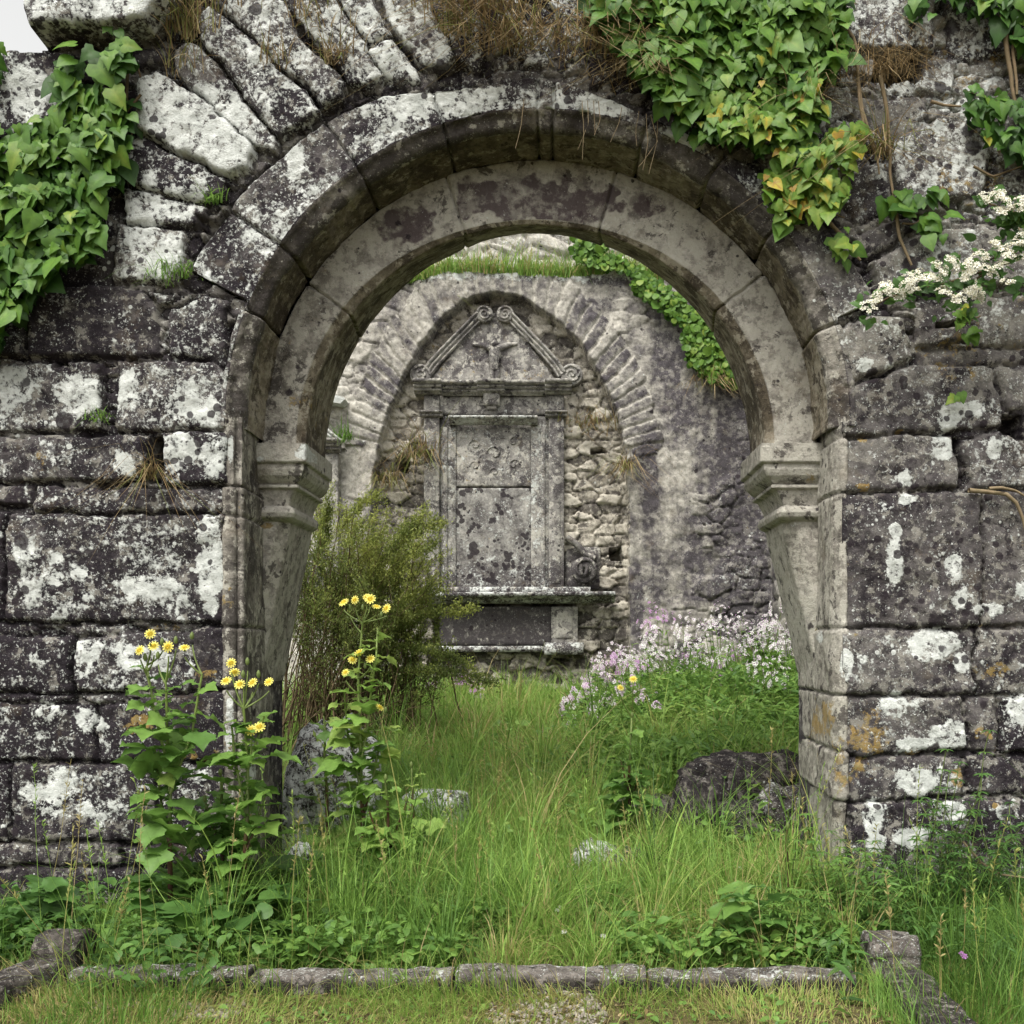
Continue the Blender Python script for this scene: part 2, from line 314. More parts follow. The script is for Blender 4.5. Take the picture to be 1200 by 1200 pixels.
# rubble and pinnings fill whatever the coursed stones leave
f1, f2, cid = voro(wx/36, wy/17, 5)
hgt = -0.036 + 0.026*np.clip((f2-f1)*5, 0, 1)**.6 + 0.028*(cid-.5) + .012*fbm(PX/12, PY/12, o=3, seed=2)
tint = (cid-.5)*.9
white = .32 + .30*fbm(PX/60, PY/60, o=4, seed=21)
dark = np.zeros_like(PX); och = np.zeros_like(PX)
moss = np.where(f2-f1 < .16, .18, 0.0)
BL = [ # outline (photograph pixels), set-out m, white lichen, darkness
 ([(48,-110),(232,-110),(222,0),(208,20),(182,50),(120,52),(60,57),(49,35)], .150, .66, 0),
 ([(-160,66),(58,62),(95,68),(100,100),(92,160),(-160,165)], .02, .48, .15),
 ([(97,57),(136,60),(134,78),(97,77)], .01,.25,.2), ([(98,82),(136,82),(132,96),(100,95)], .0,.2,.2), ([(155,60),(203,57),(200,76),(157,78)], .01,.2,.2), ([(100,100),(125,102),(120,130),(102,125)], .0,.3,.1),
 ([(-160,168),(90,165),(148,172),(142,245),(-160,245)], .0,.3,.2), ([(-160,250),(136,250),(125,335),(-160,335)], .0,.35,.2),
 ([(166,100),(186,92),(285,152),(297,165),(292,200),(272,207),(165,158)], .045,.92,-.1),
 ([(150,168),(165,163),(268,212),(262,234),(232,238),(150,216)], .02,.5,.1), ([(146,220),(240,243),(240,266),(148,262)], .015,.62,0), ([(138,266),(215,270),(212,300),(205,330),(130,330)], .01,.68,0),
 ([(208,68),(222,55),(236,58),(310,148),(327,166),(320,180),(300,172),(212,92)], .035,.58,0),
 ([(236,25),(249,16),(302,54),(377,136),(352,150),(330,163),(316,146),(240,52)], .045,.62,-.05),
 ([(262,12),(285,-60),(314,-60),(350,48),(404,102),(402,119),(382,128),(303,50)], .040,.66,-.05),
 ([(326,-70),(388,-70),(391,0),(449,90),(430,104),(415,105),(386,66),(330,0)], .035,.60,0),
 ([(397,-70),(430,-70),(435,0),(460,44),(434,57),(399,2)], .03,.62,0), ([(433,62),(461,49),(489,84),(490,93),(470,96),(455,90)], .02,.7,0),
 ([(447,-70),(500,-70),(503,0),(531,72),(524,82),(500,83),(470,45),(450,5)], .03,.60,0), ([(507,-70),(560,-70),(566,70),(560,84),(538,74),(509,5)], .01,.45,.1),
 ([(612,28),(640,25),(650,30),(650,75),(615,75)], .0,.55,0), ([(655,-70),(690,-70),(682,60),(656,80)], .0,.5,.1), ([(696,-70),(760,-70),(722,90),(692,100)], .0,.4,.1),
 ([(765,-70),(840,-70),(800,110),(752,90)], .0,.4,.1), ([(850,-70),(948,-70),(938,20),(850,140),(822,120)], .0,.4,.1), ([(568,-70),(608,-70),(606,20),(575,30)], -.01,.4,.1),
 ([(870,140),(950,60),(955,150),(960,230),(900,205)], .0,.35,.05), ([(985,-70),(1100,-70),(1092,60),(1030,61),(990,50)], .03,.42,.15), ([(1110,-70),(1360,-70),(1360,60),(1112,68)], .02,.3,.2),
 ([(1088,66),(1122,66),(1112,112),(1075,102)], .0,.45,-.05), ([(958,95),(998,105),(1000,130),(960,150)], .0,.5,0), ([(1002,115),(1080,110),(1090,130),(1040,175),(1003,165)], -.01,.3,.15),
 ([(1050,160),(1128,130),(1160,175),(1150,228),(1062,243),(1042,200)], .02,.42,0), ([(1140,118),(1360,118),(1360,198),(1170,188)], .0,.3,.2), ([(1160,195),(1360,205),(1360,258),(1160,256)], .0,.3,.2),
 ([(1000,190),(1038,190),(1048,245),(1002,258),(985,225)], -.01,.35,.05), ([(998,277),(1060,257),(1080,264),(1018,300)], .015,.3,.05), ([(1022,307),(1090,272),(1200,264),(1360,264),(1360,328),(1060,336),(1028,334)], .01,.35,0),
 ([(962,395),(1015,372),(1054,370),(1067,420),(964,461)], .01,.42,-.1), ([(1072,352),(1112,346),(1140,360),(1138,398),(1075,404)], -.01,.25,-.2), ([(1146,345),(1360,345),(1360,400),(1146,404)], -.005,.25,-.15), ([(1075,409),(1360,406),(1360,424),(1080,424)], -.02,.2,-.2),
 ([(966,466),(1070,427),(1165,430),(1174,499),(1100,505),(985,511)], .012,.36,-.12), ([(1172,430),(1360,430),(1360,470),(1180,478)], .0,.3,-.15), ([(1204,480),(1360,478),(1360,512),(1206,514)], .0,.3,-.1),
 ([(982,518),(1055,509),(1118,514),(1120,572),(982,576)], .012,.34,-.08), ([(1128,520),(1170,506),(1198,518),(1360,518),(1360,570),(1140,571)], .0,.42,-.15),
 ([(982,580),(1148,578),(1150,735),(984,735)], .012,.30,-.05), ([(1153,578),(1360,576),(1360,731),(1155,732)], .01,.3,.0),
 ([(986,739),(1143,739),(1142,812),(988,813)], .012,.36,.02), ([(1147,740),(1360,739),(1360,812),(1147,812)], .008,.34,.05),
 ([(990,817),(1124,817),(1134,878),(1060,882),(991,886)], .014,.36,-.05), ([(1136,817),(1168,817),(1170,880),(1142,880)], .0,.35,-.15), ([(1173,818),(1360,818),(1360,878),(1175,880)], .01,.5,.15),
 ([(992,890),(1060,885),(1124,891),(1126,930),(1060,937),(992,940)], .014,.34,-.03), ([(1132,888),(1360,884),(1360,925),(1136,930)], .01,.34,.15),
 ([(993,944),(1090,939),(1360,930),(1360,1095),(993,1095)], .016,.38,.05),
 ([(40,342),(120,335),(166,340),(183,362),(183,417),(35,418),(30,380)], .015,.30,.25), ([(-160,345),(30,345),(28,415),(-160,418)], .0,.3,.2), ([(172,340),(213,345),(188,359)], .0,.4,0),
 ([(200,362),(240,347),(270,356),(262,366),(262,432),(250,424),(200,415),(195,395)], .012,.46,.05),
 ([(-160,428),(116,426),(119,503),(-160,507)], .012,.46,.12), ([(138,424),(250,426),(265,440),(266,503),(136,504)], .014,.46,.03),
 ([(-160,512),(168,512),(174,562),(-160,566)], .012,.40,.15), ([(192,507),(266,508),(266,568),(192,567)], .016,.52,0),
 ([(-160,570),(38,568),(44,590),(-160,592)], .008,.35,.1), ([(45,571),(260,575),(264,600),(42,600)], .012,.42,.1),
 ([(12,604),(264,606),(265,729),(4,727)], .016,.44,.12), ([(-160,598),(7,602),(0,727),(-160,727)], .01,.42,.15),
 ([(-160,732),(28,732),(28,744),(-160,744)], .0,.4,.1), ([(72,734),(148,732),(150,743),(75,745)], .0,.4,0),
 ([(-160,748),(84,747),(85,812),(-160,812)], .012,.40,.22), ([(89,750),(155,742),(225,740),(225,808),(90,808)], .012,.46,.05), ([(228,736),(266,736),(266,808),(228,808)], .010,.2,.05),
 ([(-160,815),(85,815),(85,823),(-160,823)], .0,.4,.1), ([(95,813),(145,812),(150,821),(110,824)], .005,.45,0),
 ([(-160,827),(108,826),(112,890),(-160,892)], .012,.40,.28), ([(115,828),(215,813),(266,812),(266,892),(117,892)], .012,.36,.12),
 ([(18,897),(182,896),(182,985),(15,985)], .014,.42,.28), ([(-160,900),(14,897),(10,985),(-160,985)], .01,.36,.28), ([(186,897),(266,897),(266,988),(186,985)], .01,.4,.2),
 ([(-160,989),(140,989),(140,1013),(-160,1015)], .01,.38,.25), ([(145,992),(266,992),(266,1018),(145,1013)], .01,.38,.2),
 ([(-160,1018),(160,1018),(160,1095),(-160,1095)], .012,.36,.3), ([(165,1020),(266,1022),(266,1095),(165,1095)], .012,.36,.25),
]
for k, (pl, off, w, dk) in enumerate(BL):
    a = np.array(pl, float); lo = a.min(0)-8; hi = a.max(0)+8
    i0, i1 = np.searchsorted(gy, lo[1]), np.searchsorted(gy, hi[1]); j0, j1 = np.searchsorted(gx, lo[0]), np.searchsorted(gx, hi[0])
    sl_ = (slice(i0, i1), slice(j0, j1))
    d = poly_sd(wx[sl_], wy[sl_], pl)+(3.2 if a[:, 1].max() < 210 and a[:, 0].mean() > 200 and a[:, 0].max() < 610 else 2.0)
    ins = d > 0
    cx, cy = a.mean(0); q = rng.normal(0, .00009, 2)
    edge = .93*(1-np.exp(-np.clip(d, 0, None)/1.1))+.07*(1-np.exp(-np.clip(d, 0, None)/(6+rng.uniform(0, 5))))
    rough = fbm(PX[sl_]/55, PY[sl_]/55, o=5, seed=100+k)
    top = off+q[0]*(PX[sl_]-cx)+q[1]*(PY[sl_]-cy)+.014*rough
    h = -.034+(top+.034)*edge
    hgt[sl_] = np.where(ins, h, hgt[sl_]-.008*np.exp(np.clip(d, -20, 0)/4))
    tint[sl_] = np.where(ins, rng.normal(0, .12), tint[sl_])
    white[sl_] = np.where(ins, w+.22*fbm(PX[sl_]/38, PY[sl_]/38, o=3, seed=300+k)-.35*np.exp(-np.clip(d, 0, None)/1.5), white[sl_])
    dark[sl_] = np.where(ins, dk, dark[sl_]); moss[sl_] = np.where(ins, 0, moss[sl_])
def patches(arr, L, wob=.45):
    n = fbm(PX/14, PY/14, o=4, seed=55)
    for cx, cy, rx, ry, s in L:
        d = np.hypot((PX-cx)/rx, (PY-cy)/ry)+wob*n
        arr += s*(1-sst(.55, 1.15, d))
patches(white, [(150,25,60,22,.3),(35,110,30,40,.45),(240,140,50,40,.25),(270,182,20,20,.7),(170,270,25,60,.25),(20,455,28,25,.5),(92,462,26,28,.6),(150,460,20,30,.3),(225,470,35,30,.3),
 (212,530,20,24,.6),(250,540,14,26,.4),(148,548,16,16,.6),(248,655,15,70,.9),(75,690,60,30,.15),(190,700,50,25,.2),(100,765,24,16,.5),(165,770,34,16,.6),(60,835,20,13,.4),(105,845,22,16,.4),
 (80,930,45,30,.25),(120,950,28,20,.35),(30,640,12,18,.4),(70,655,7,6,.9),(95,675,8,7,.9),(150,685,8,10,.9),(182,680,8,5,.9),(45,925,18,10,.3),(1050,90,25,20,.3),
 (1110,490,14,18,.8),(1135,480,25,13,.6),(1104,525,15,18,1.),(1060,562,18,11,.6),(1060,585,10,8,.7),(1012,428,12,8,.7),(1047,622,8,8,1.),(1047,660,13,36,.6),(1117,665,10,24,.6),(1122,700,12,14,.5),
 (1090,755,35,20,.8),(1127,777,12,12,.7),(1047,828,18,18,.7),(1115,860,25,17,.7),(1070,872,20,9,.6),(1072,915,24,20,1.),(1020,955,14,22,.8),(1022,985,12,14,.7),(1065,978,22,12,.9),(1112,950,25,13,.7),
 (1175,952,10,9,1.),(1195,830,20,20,.4),(1165,527,10,14,.8),(990,779,7,22,.9),(1160,715,22,10,.5),(1200,690,14,12,.6)])
patches(och, [(1012,862,38,38,.62),(1010,905,30,22,.5),(1120,910,12,14,.8),(1165,785,20,14,.7),(1166,944,6,5,1.4),(165,850,22,14,.9),(245,790,20,9,.8),(235,885,28,10,.8),(50,545,12,20,.6),(190,735,30,8,.8),
 (1070,880,14,6,.8),(1055,505,8,5,1.),(1010,515,7,5,1.),(1012,570,10,5,1.),(130,95,30,10,.5),(60,130,40,20,.4),(1120,420,50,40,.25),(1150,860,14,12,.7)])
# dry-joint holes and the putlog hole on the upper right
for hx0, hy0, hx1, hy1, dp in [(174,511,190,566,.16),(1026,62,1080,90,.24),(1174,486,1200,511,.12),(62,424,80,432,.08),(1100,378,1130,384,.06),(1122,515,1127,572,.07),(75,733,74,745,.06),(1050,506,1085,509,.06),(140,985,182,991,.07),(232,255,262,272,.05)]:
    d = poly_sd(wx, wy, [(hx0,hy0),(hx1,hy0),(hx1,hy1),(hx0,hy1)])
    hgt -= dp*sst(-1.5, 3, d); white -= .8*sst(-3, 1, d)
hgt += .0045*fbm(PX/9, PY/9, o=4, seed=77)+.010*np.clip(fbm(PX/30, PY/30, o=3, seed=78), -1, .2)
olive = sst(1030, 1120, PX)*(1-sst(430, 500, PY))+sst(760, 900, PX)*(1-sst(200, 300, PY))
right = sst(960, 1000, PX); dark += .02*right; dark = np.where(right > .5, np.clip(dark, -.05, .2), dark); tint += .09*right; och += .14*right
moss += .20*olive*np.clip(.6+fbm(PX/40, PY/40, o=4, seed=91), 0, 1.4); white += .10*olive; tint += .08*olive; dark -= .08*olive; och += .18*olive
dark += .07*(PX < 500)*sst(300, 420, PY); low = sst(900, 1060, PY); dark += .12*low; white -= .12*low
# arch outlines
CX, CY, RI, RF = 630.0, 494.0, 346.0, 366.0
RE = np.array([(180,372),(157.5,372),(156.5,455),(145,447),(133,438),(126,436),(118,431),(106,408),(98,402),(90,407),(80,393),(70,378),(60,380),(45,400),(33,412),(20,424),(19,374),(0,374)], float)[::-1]
def rext(deg): return np.interp(deg, RE[:, 0], RE[:, 1])
ang = np.degrees(np.arctan2(CY-PY, PX-CX)); rad = np.hypot(PX-CX, PY-CY)
inring = (PY < CY) & (rad < rext(ang)-5+2*fbm(PX/20, PY/20, o=2, seed=6))
hgt = np.where(inring, np.minimum(hgt, -.05), hgt)
keepv = np.where(PY < CY, rad > 356, (PX < 272) | (PX > 984))
# ragged wall top at the far left
top_y = np.where(PX < 52, 63+5*fbm(PX/16, PX*0+3, o=3, seed=12), -105+10*fbm(PX/25, PX*0+1, o=3, seed=13))
keepv &= PY > top_y
edge_drop = np.where(PY > CY, np.maximum(sst(262, 271, PX)*(PX < 500), sst(994, 985, PX)*(PX > 700)) if False else 0, 0)
WX = (PX-VX)*S0; WZ = H+(VY-PY)*S0
V = np.stack([WX, Y0-hgt, WZ], -1)
m, n = PX.shape
keepf = keepv[:-1, :-1] & keepv[1:, :-1] & keepv[:-1, 1:] & keepv[1:, 1:]
def split_grid(keep, V, attrs):
    idx = np.arange(V.shape[0]*V.shape[1]).reshape(V.shape[:2])
    a = idx[:-1, :-1][keep]; b = idx[1:, :-1][keep]; c = idx[1:, 1:][keep]; d = idx[:-1, 1:][keep]
    F = np.stack([a, b, c, d], -1); u, inv = np.unique(F, return_inverse=True)
    return V.reshape(-1, 3)[u], inv.reshape(-1, 4), {k: v.ravel()[u] for k, v in attrs.items()}
wall = empty('ruined_wall', (-.1, Y0, 0), 'lichen-covered limestone wall pierced by the large round arch', 'ruined wall'); wall['kind'] = 'thing'
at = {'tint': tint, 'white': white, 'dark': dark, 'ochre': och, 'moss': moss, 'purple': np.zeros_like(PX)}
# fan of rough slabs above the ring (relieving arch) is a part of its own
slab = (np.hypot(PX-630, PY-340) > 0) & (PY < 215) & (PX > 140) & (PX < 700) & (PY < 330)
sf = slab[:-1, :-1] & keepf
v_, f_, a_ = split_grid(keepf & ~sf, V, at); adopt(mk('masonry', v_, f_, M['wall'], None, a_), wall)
v_, f_, a_ = split_grid(sf, V, at); adopt(mk('relieving_arch', v_, f_, M['wall'], None, a_), wall)
# wall core: back face and the edges that close the thickness
cs = 8; kc = keepv[::cs, ::cs]
Vb = np.stack([WX[::cs, ::cs], np.full(WX[::cs, ::cs].shape, Y2)+.02*fbm(WX[::cs, ::cs]*4, WZ[::cs, ::cs]*4, o=3, seed=2), WZ[::cs, ::cs]], -1)
kf = kc[:-1, :-1] & kc[1:, :-1] & kc[:-1, 1:] & kc[1:, 1:]
mb = MB()
v_, f_, a_ = split_grid(kf, Vb, {}); mb.add(v_, f_)
V9 = np.stack([WX, np.full_like(WX, Y0+.09), WZ], -1)    # a dark core sheet so that no light leaks through deep joints
def rim(kf2, Va, Vb2):
    out = []
    idx = np.arange(Va.shape[0]*Va.shape[1]).reshape(Va.shape[:2])
    K = np.pad(kf2, 1)
    for (di, dj, e0, e1) in ((0,-1,(0,0),(1,0)),(0,1,(0,1),(1,1)),(-1,0,(0,0),(0,1)),(1,0,(1,0),(1,1))):
        nb = K[1+di:K.shape[0]-1+di, 1+dj:K.shape[1]-1+dj]
        i, j = np.nonzero(kf2 & ~nb)
        out.append(np.stack([idx[i+e0[0], j+e0[1]], idx[i+e1[0], j+e1[1]]], -1))
    E = np.concatenate(out); u, inv = np.unique(E, return_inverse=True); inv = inv.reshape(-1, 2); k = len(u)
    VV = np.concatenate([Va.reshape(-1, 3)[u], Vb2.reshape(-1, 3)[u]])
    return VV, np.stack([inv[:, 0], inv[:, 1], inv[:, 1]+k, inv[:, 0]+k], -1)
v_, f_ = rim(keepf, V, np.stack([WX, np.full_like(WX, Y2), WZ], -1)); mb.add(v_, f_)
adopt(mb.build('core', M['wall']), wall)

def disp_grid(G, amp=.006, sc_=14, o=5, seed=1, extra=None, sign=1):
    """push a grid of points along its normals by noise (and by a given height)"""
    du = np.gradient(G, axis=0); dv = np.gradient(G, axis=1); nn = np.cross(du, dv); nn /= np.linalg.norm(nn, axis=-1, keepdims=True)+1e-12
    h = amp*fbm(G[..., 0]*sc_, G[..., 1]*sc_, G[..., 2]*sc_, o=o, seed=seed)
    if extra is not None: h = h+extra
    return G+nn*h[..., None]*sign
def resample(prof, step):
    prof = np.asarray(prof, float); seg = np.linalg.norm(np.diff(prof, axis=0), axis=1); s = np.concatenate([[0], np.cumsum(seg)])
    t = np.unique(np.concatenate([np.arange(0, s[-1], step), s])); t = t[np.concatenate([[True], np.diff(t) > step*.2])]
    return np.stack([np.interp(t, s, prof[:, k]) for k in range(prof.shape[1])], -1)
# ---- outer order: voussoirs, rounded arris, soffit
C1 = P(CX, CY, Y0)
th = np.radians(np.linspace(181, -1, 764)); deg = np.degrees(th)
J1 = [math.degrees(math.atan2(CY-y, x-CX)) for x, y in ((265,355),(300,268),(412,188),(517,140),(630,110),(649,112),(757,150),(832,205),(912,265),(985,378))]
rowsR, rowsH, kindrow = [], [], []
rx_ = rext(deg)
for t in np.linspace(0, 1, 52):
    rowsR.append(rx_-3+(RF-rx_+3)*t); rowsH.append(np.full_like(deg, -.045+.060*min(1, t*9)**.6 if t < .11 else .015)); kindrow.append(0)
for r_, h_ in ((364.5,.0140),(362.5,.011),(361,.005),(359.5,-.003),(357,-.009),(354,-.013),(351,-.018),(348.5,-.026),(347,-.035),(346,-.046)):
    rowsR.append(np.full_like(deg, r_)); rowsH.append(np.full_like(deg, h_)); kindrow.append(1)
for h_ in np.linspace(-.056, -.27, 34):
    rowsR.append(np.full_like(deg, 346)); rowsH.append(np.full_like(deg, h_)); kindrow.append(2)
RR = np.array(rowsR); HH = np.array(rowsH); KR = np.array(kindrow)
G = np.stack([C1[0]+RR*S0*np.cos(th), Y0-HH, C1[2]+RR*S0*np.sin(th)], -1)
gro = np.zeros(RR.shape); off = np.zeros(len(deg)); bnd = sorted(J1+[181, -1])
for i in range(len(bnd)-1):
    off = np.where((deg > bnd[i]) & (deg <= bnd[i+1]), rng.normal(0, .004), off)
for j in J1:
    wob_ = 1.2*fbm(RR/14, RR*0+j, o=2, seed=40)
    gro -= .022*np.exp(-((deg-j)*RR*math.pi/180+wob_)**2/(1.7**2))
gro += off
sgn = 1
G2 = disp_grid(G, .010, 9, 5, 31, gro, sgn)
d_ = (G2-G)[2:8, :, 1].mean()
chk = disp_grid(G, 0, 1, 1, 1, np.full(RR.shape, .01), 1)-G
sgn = -1 if chk[30, 300, 1] > 0 else 1
chip = -.024*sst(.30, .62, fbm(np.cos(th)[None]*9+0*RR, np.sin(th)[None]*9+0*RR, RR/26, o=4, seed=47))*np.exp(-((np.arange(len(KR))-54)/7.)**2)[:, None]
G2 = disp_grid(G, .013, 8, 6, 31, gro+chip+.004*fbm(PX[:1, :1]*0+RR/7, np.degrees(th)[None]/1.2+0*RR, o=3, seed=48), sgn)
PXr = CX+RR*np.cos(th); PYr = CY-RR*np.sin(th)
wr = np.where((KR == 0)[:, None], .50-.20*sst(660, 960, PXr)+.26*fbm(PXr/45, PYr/45, o=3, seed=61)+.0*RR, np.where((KR == 1)[:, None], .12, -.8))
for cx, cy, rx, ry, s in [(540,120,55,20,.5),(345,185,14,30,.5),(700,125,45,14,.5),(800,165,32,20,.6),(880,215,20,20,.3),(310,270,40,40,.15),(480,125,30,18,.35)]:
    wr += s*(1-sst(.5, 1.15, np.hypot((PXr-cx)/rx, (PYr-cy)/ry)+.4*fbm(PXr/14, PYr/14, o=3, seed=56)))*(KR == 0)[:, None]
ringat = {'white': wr, 'tint': np.where((KR == 1)[:, None], -.26, 0)+.35*fbm(RR/30, np.degrees(th)[None]/5+0*RR, o=4, seed=49)+(off*30)[None], 'dark': np.broadcast_to(np.where(KR == 2, .0, .0)[:, None], RR.shape)+.0, 'ochre': np.where((KR == 2)[:, None], .1, 0)+0*RR, 'moss': np.where((KR == 2)[:, None], .14, 0)+0*RR}
F = grid_faces(*RR.shape)
nk = int((KR < 2).sum()); nface = int((KR < 1).sum())
def sub(G, a, b, at_): return G[a:b].reshape(-1, 3), grid_faces(b-a, G.shape[1]), {k: np.ascontiguousarray(v[a:b]).ravel() for k, v in at_.items()}
v_, f_, a_ = sub(G2, 0, nface+1, ringat); outer = adopt(mk('outer_arch', v_, f_, M['wall'], None, a_), wall)
v_, f_, a_ = sub(G2, nface, nk+1, ringat); o_ = mk('moulded_edge', v_, f_, M['arch'], None, a_); adopt(o_, outer)
v_, f_, a_ = sub(G2, nk, len(KR), ringat); o_ = mk('soffit', v_, f_, M['soffit'], None, a_); adopt(o_, outer)
# ---- inner order on its corbels
S1 = Y1/FP; C2 = P(627, 522, Y1); C2[1] = 0
th2 = np.radians(np.linspace(181, -1, 620)); c2, s2 = np.cos(th2), np.sin(th2); dg2 = np.degrees(th2)
J2 = [math.degrees(math.atan2(522-y, x-627)) for x, y in ((375,343),(533,238),(712,237),(862,346))]
r_in = .872+.032*np.abs(c2)**2
rows, kinds = [], []
rout = np.where(s2 > -.1, 1.075, 1.075)
ze = C1[2]-C2[2]
# outer edge follows the soffit of the outer order
def outer_r():
    dx = C1[0]-C2[0]; dz = ze; b = dx*c2+dz*s2; return b+np.sqrt(np.maximum(b*b-(dx*dx+dz*dz)+1.081**2, .01))+.012
ro = outer_r()
chw = .014+.022*sst(.25, .9, np.abs(c2))            # the edge is chamfered more near the springing
for t in np.linspace(0, 1, 62):
    rows.append((ro+(r_in+chw-ro)*t, np.full_like(th2, Y1+(.035*(1-t*16) if t < .06 else 0)))); kinds.append(0)
for t in np.linspace(.1, 1, 8):
    rows.append((r_in+chw*(1-t), Y1+chw*.85*t)); kinds.append(1)
yb = Y1+chw*.85
rbx, rbz = .920, 1.005
rb = rbx*np.abs(c2)**1.5+rbz*(1-np.abs(c2)**1.5)
for t in np.linspace(.05, 1, 44):
    rows.append((r_in+(rb-r_in)*t**1.15, yb+(Y2-yb)*t)); kinds.append(1)
for t in np.linspace(.1, 1, 8):
    rows.append((rb+.35*t, np.full_like(th2, Y2+.002))); kinds.append(1)
RR2 = np.array([r for r, y in rows]); YY2 = np.array([np.broadcast_to(y, th2.shape) for r, y in rows]); K2 = np.array(kinds)
G = np.stack([C2[0]+RR2*c2, YY2, C2[2]+RR2*s2], -1)
gro = np.zeros(RR2.shape); off = np.zeros(len(dg2)); bnd = sorted(J2+[200, -20])
for i in range(len(bnd)-1): off = np.where((dg2 > bnd[i]) & (dg2 <= bnd[i+1]), rng.normal(0, .003), off)
for j in J2: gro -= .016*np.exp(-((dg2-j)*RR2/S1*math.pi/180+1.0*fbm(RR2*30, RR2*0+j, o=2, seed=41))**2/(1.3**2))
chk = disp_grid(G, 0, 1, 1, 1, np.full(RR2.shape, .01), 1)-G
G2 = disp_grid(G, .009, 10, 6, 33, gro+off, -1 if chk[30, 300, 1] > 0 else 1)
PXr = 627+RR2/S1*c2; PYr = 522-RR2/S1*s2
pu = np.zeros(RR2.shape)
for cx, cy, rx, ry, s in [(478,262,46,38,.68),(600,232,105,34,.74),(690,240,50,30,.66),(758,243,44,22,.62),(808,270,10,8,.5),(825,278,6,5,.5),(640,250,50,14,.3)]:
    pu += s*(1-sst(.45, 1.15, np.hypot((PXr-cx)/rx, (PYr-cy)/ry)+.4*fbm(PXr/16, PYr/16, o=3, seed=57)))
pu = np.where((K2 == 0)[:, None], np.minimum(pu, .60+.07*fbm(PXr/9, PYr/9, o=4, seed=52)), 0)
oc = np.zeros(RR2.shape)
for cx, cy, rx, ry, s in [(380,315,14,14,.5),(335,385,14,26,.55),(350,470,26,30,.5),(920,400,26,40,.35),(940,480,20,40,.35)]:
    oc += s*(1-sst(.4, 1.2, np.hypot((PXr-cx)/rx, (PYr-cy)/ry)))
iat = {'white': np.where((K2 == 0)[:, None], .06, -.6)+.2*fbm(PXr/20, PYr/20, o=3, seed=51), 'purple': pu, 'ochre': oc, 'tint': np.where((K2 == 0)[:, None], .42-.2*sst(300, 380, PYr)*(PXr < 500), .1)+.45*fbm(PXr/22, PYr/22, o=5, seed=50, g=.65), 'moss': 0*RR2, 'dark': np.where((K2 == 0)[:, None], .0, .05)+.10*sst(420, 520, PYr)*(PXr < 500)}
kf_ = int((K2 == 0).sum())
v_, f_, a_ = sub(G2, 0, kf_+1, iat); inner = adopt(mk('inner_arch', v_, f_, M['arch'], None, a_), wall)
v_, f_, a_ = sub(G2, kf_, len(K2), iat); o_ = mk('soffit', v_, f_, M['soffit'], None, a_); adopt(o_, inner)
# ---- jambs
zt = P(0, 488, Y0)[2]; zb = -.15
def jamb(name, pts, joints, seed, wpatch, ochp, tnt):
    pr = resample(pts, .009); zz = np.arange(zt, zb, -.0075)
    G = np.zeros((len(zz), len(pr), 3)); G[..., 0] = pr[None, :, 0]; G[..., 1] = pr[None, :, 1]; G[..., 2] = zz[:, None]
    gro = np.zeros(G.shape[:2]); off = np.zeros(len(zz))
    zj = [P(0, y, Y0)[2] for y in joints]; ed = sorted(zj+[9, -9])
    for i in range(len(ed)-1): off = np.where((zz > ed[i]) & (zz <= ed[i+1]), rng.normal(0, .004), off)
    for z in zj: gro -= .016*np.exp(-((zz[:, None]-z+.004*fbm(G[..., 1]*20, G[..., 0]*20, o=2, seed=seed))/.0045)**2)
    chk = disp_grid(G, 0, 1, 1, 1, np.full(gro.shape, .01), 1)-G; mid = np.argmin(pr[:, 1])
    sg = 1 if (chk[5, -6, 0] > 0) == (pts[-1][0] < 0) else -1
    G2 = disp_grid(G, .009, 10, 5, seed, gro+off[:, None], sg)
    py = VY-(G[..., 2]-H)/S0; px = VX+G[..., 0]*FP/G[..., 1]
    w = np.full(gro.shape, -.1); o2 = np.zeros(gro.shape)
    for cx, cy, rx, ry, s in wpatch: w += s*(1-sst(.5, 1.15, np.hypot((px-cx)/rx, (py-cy)/ry)+.4*fbm(px/8, py/8, o=3, seed=58)))
    for cx, cy, rx, ry, s in ochp: o2 += s*(1-sst(.4, 1.2, np.hypot((px-cx)/rx, (py-cy)/ry)))
    streak = .18*fbm(px/3.5, py/90, o=3, seed=seed+4)
    return adopt(mk(name, G2.reshape(-1, 3), grid_faces(*gro.shape), M['arch'], None, {'white': w, 'ochre': o2, 'tint': tnt[0]+streak, 'dark': np.full(gro.shape, tnt[1]), 'moss': .10*sst(880, 1060, py), 'purple': .25*sst(940, 1060, py)}), wall)
def X0(px, h): return ((px-VX)*(Y0-h)/FP, Y0-h)
jamb('jamb', [X0(259,-.05), X0(263,.010), X0(270,.013), X0(275,.006), X0(277,-.010), X0(280,-.004), X0(284,-.006), X0(286,-.02), (-1.178, 3.80), (-1.186, 4.0), (-1.235, Y2)], (570, 605, 735, 808, 893, 988),
     61, [(269,850,6,50,1.1),(268,470,4,30,.9),(276,470,3,20,.8),(270,530,5,26,.9),(296,900,5,40,.9),(270,930,5,20,.6),(270,700,4,30,.3)], [(270,790,10,12,.7),(268,700,8,20,.5),(270,870,8,14,.6)], (.06, .12))
jamb('jamb', [X0(996,-.05), X0(993,.010), X0(989,.012), X0(984,.004), X0(980,-.012), X0(976,-.03), (.991, 3.80), (.999, 4.0), (1.021, Y2)], (513, 577, 736, 814, 880, 938),
     62, [(989,778,6,22,1.1),(962,745,5,12,.9),(975,830,6,6,.5),(985,970,5,20,.5)], [(980,850,20,40,.7),(960,840,14,40,.6),(985,905,16,30,.7),(955,880,12,40,.5)], (.25, .0))
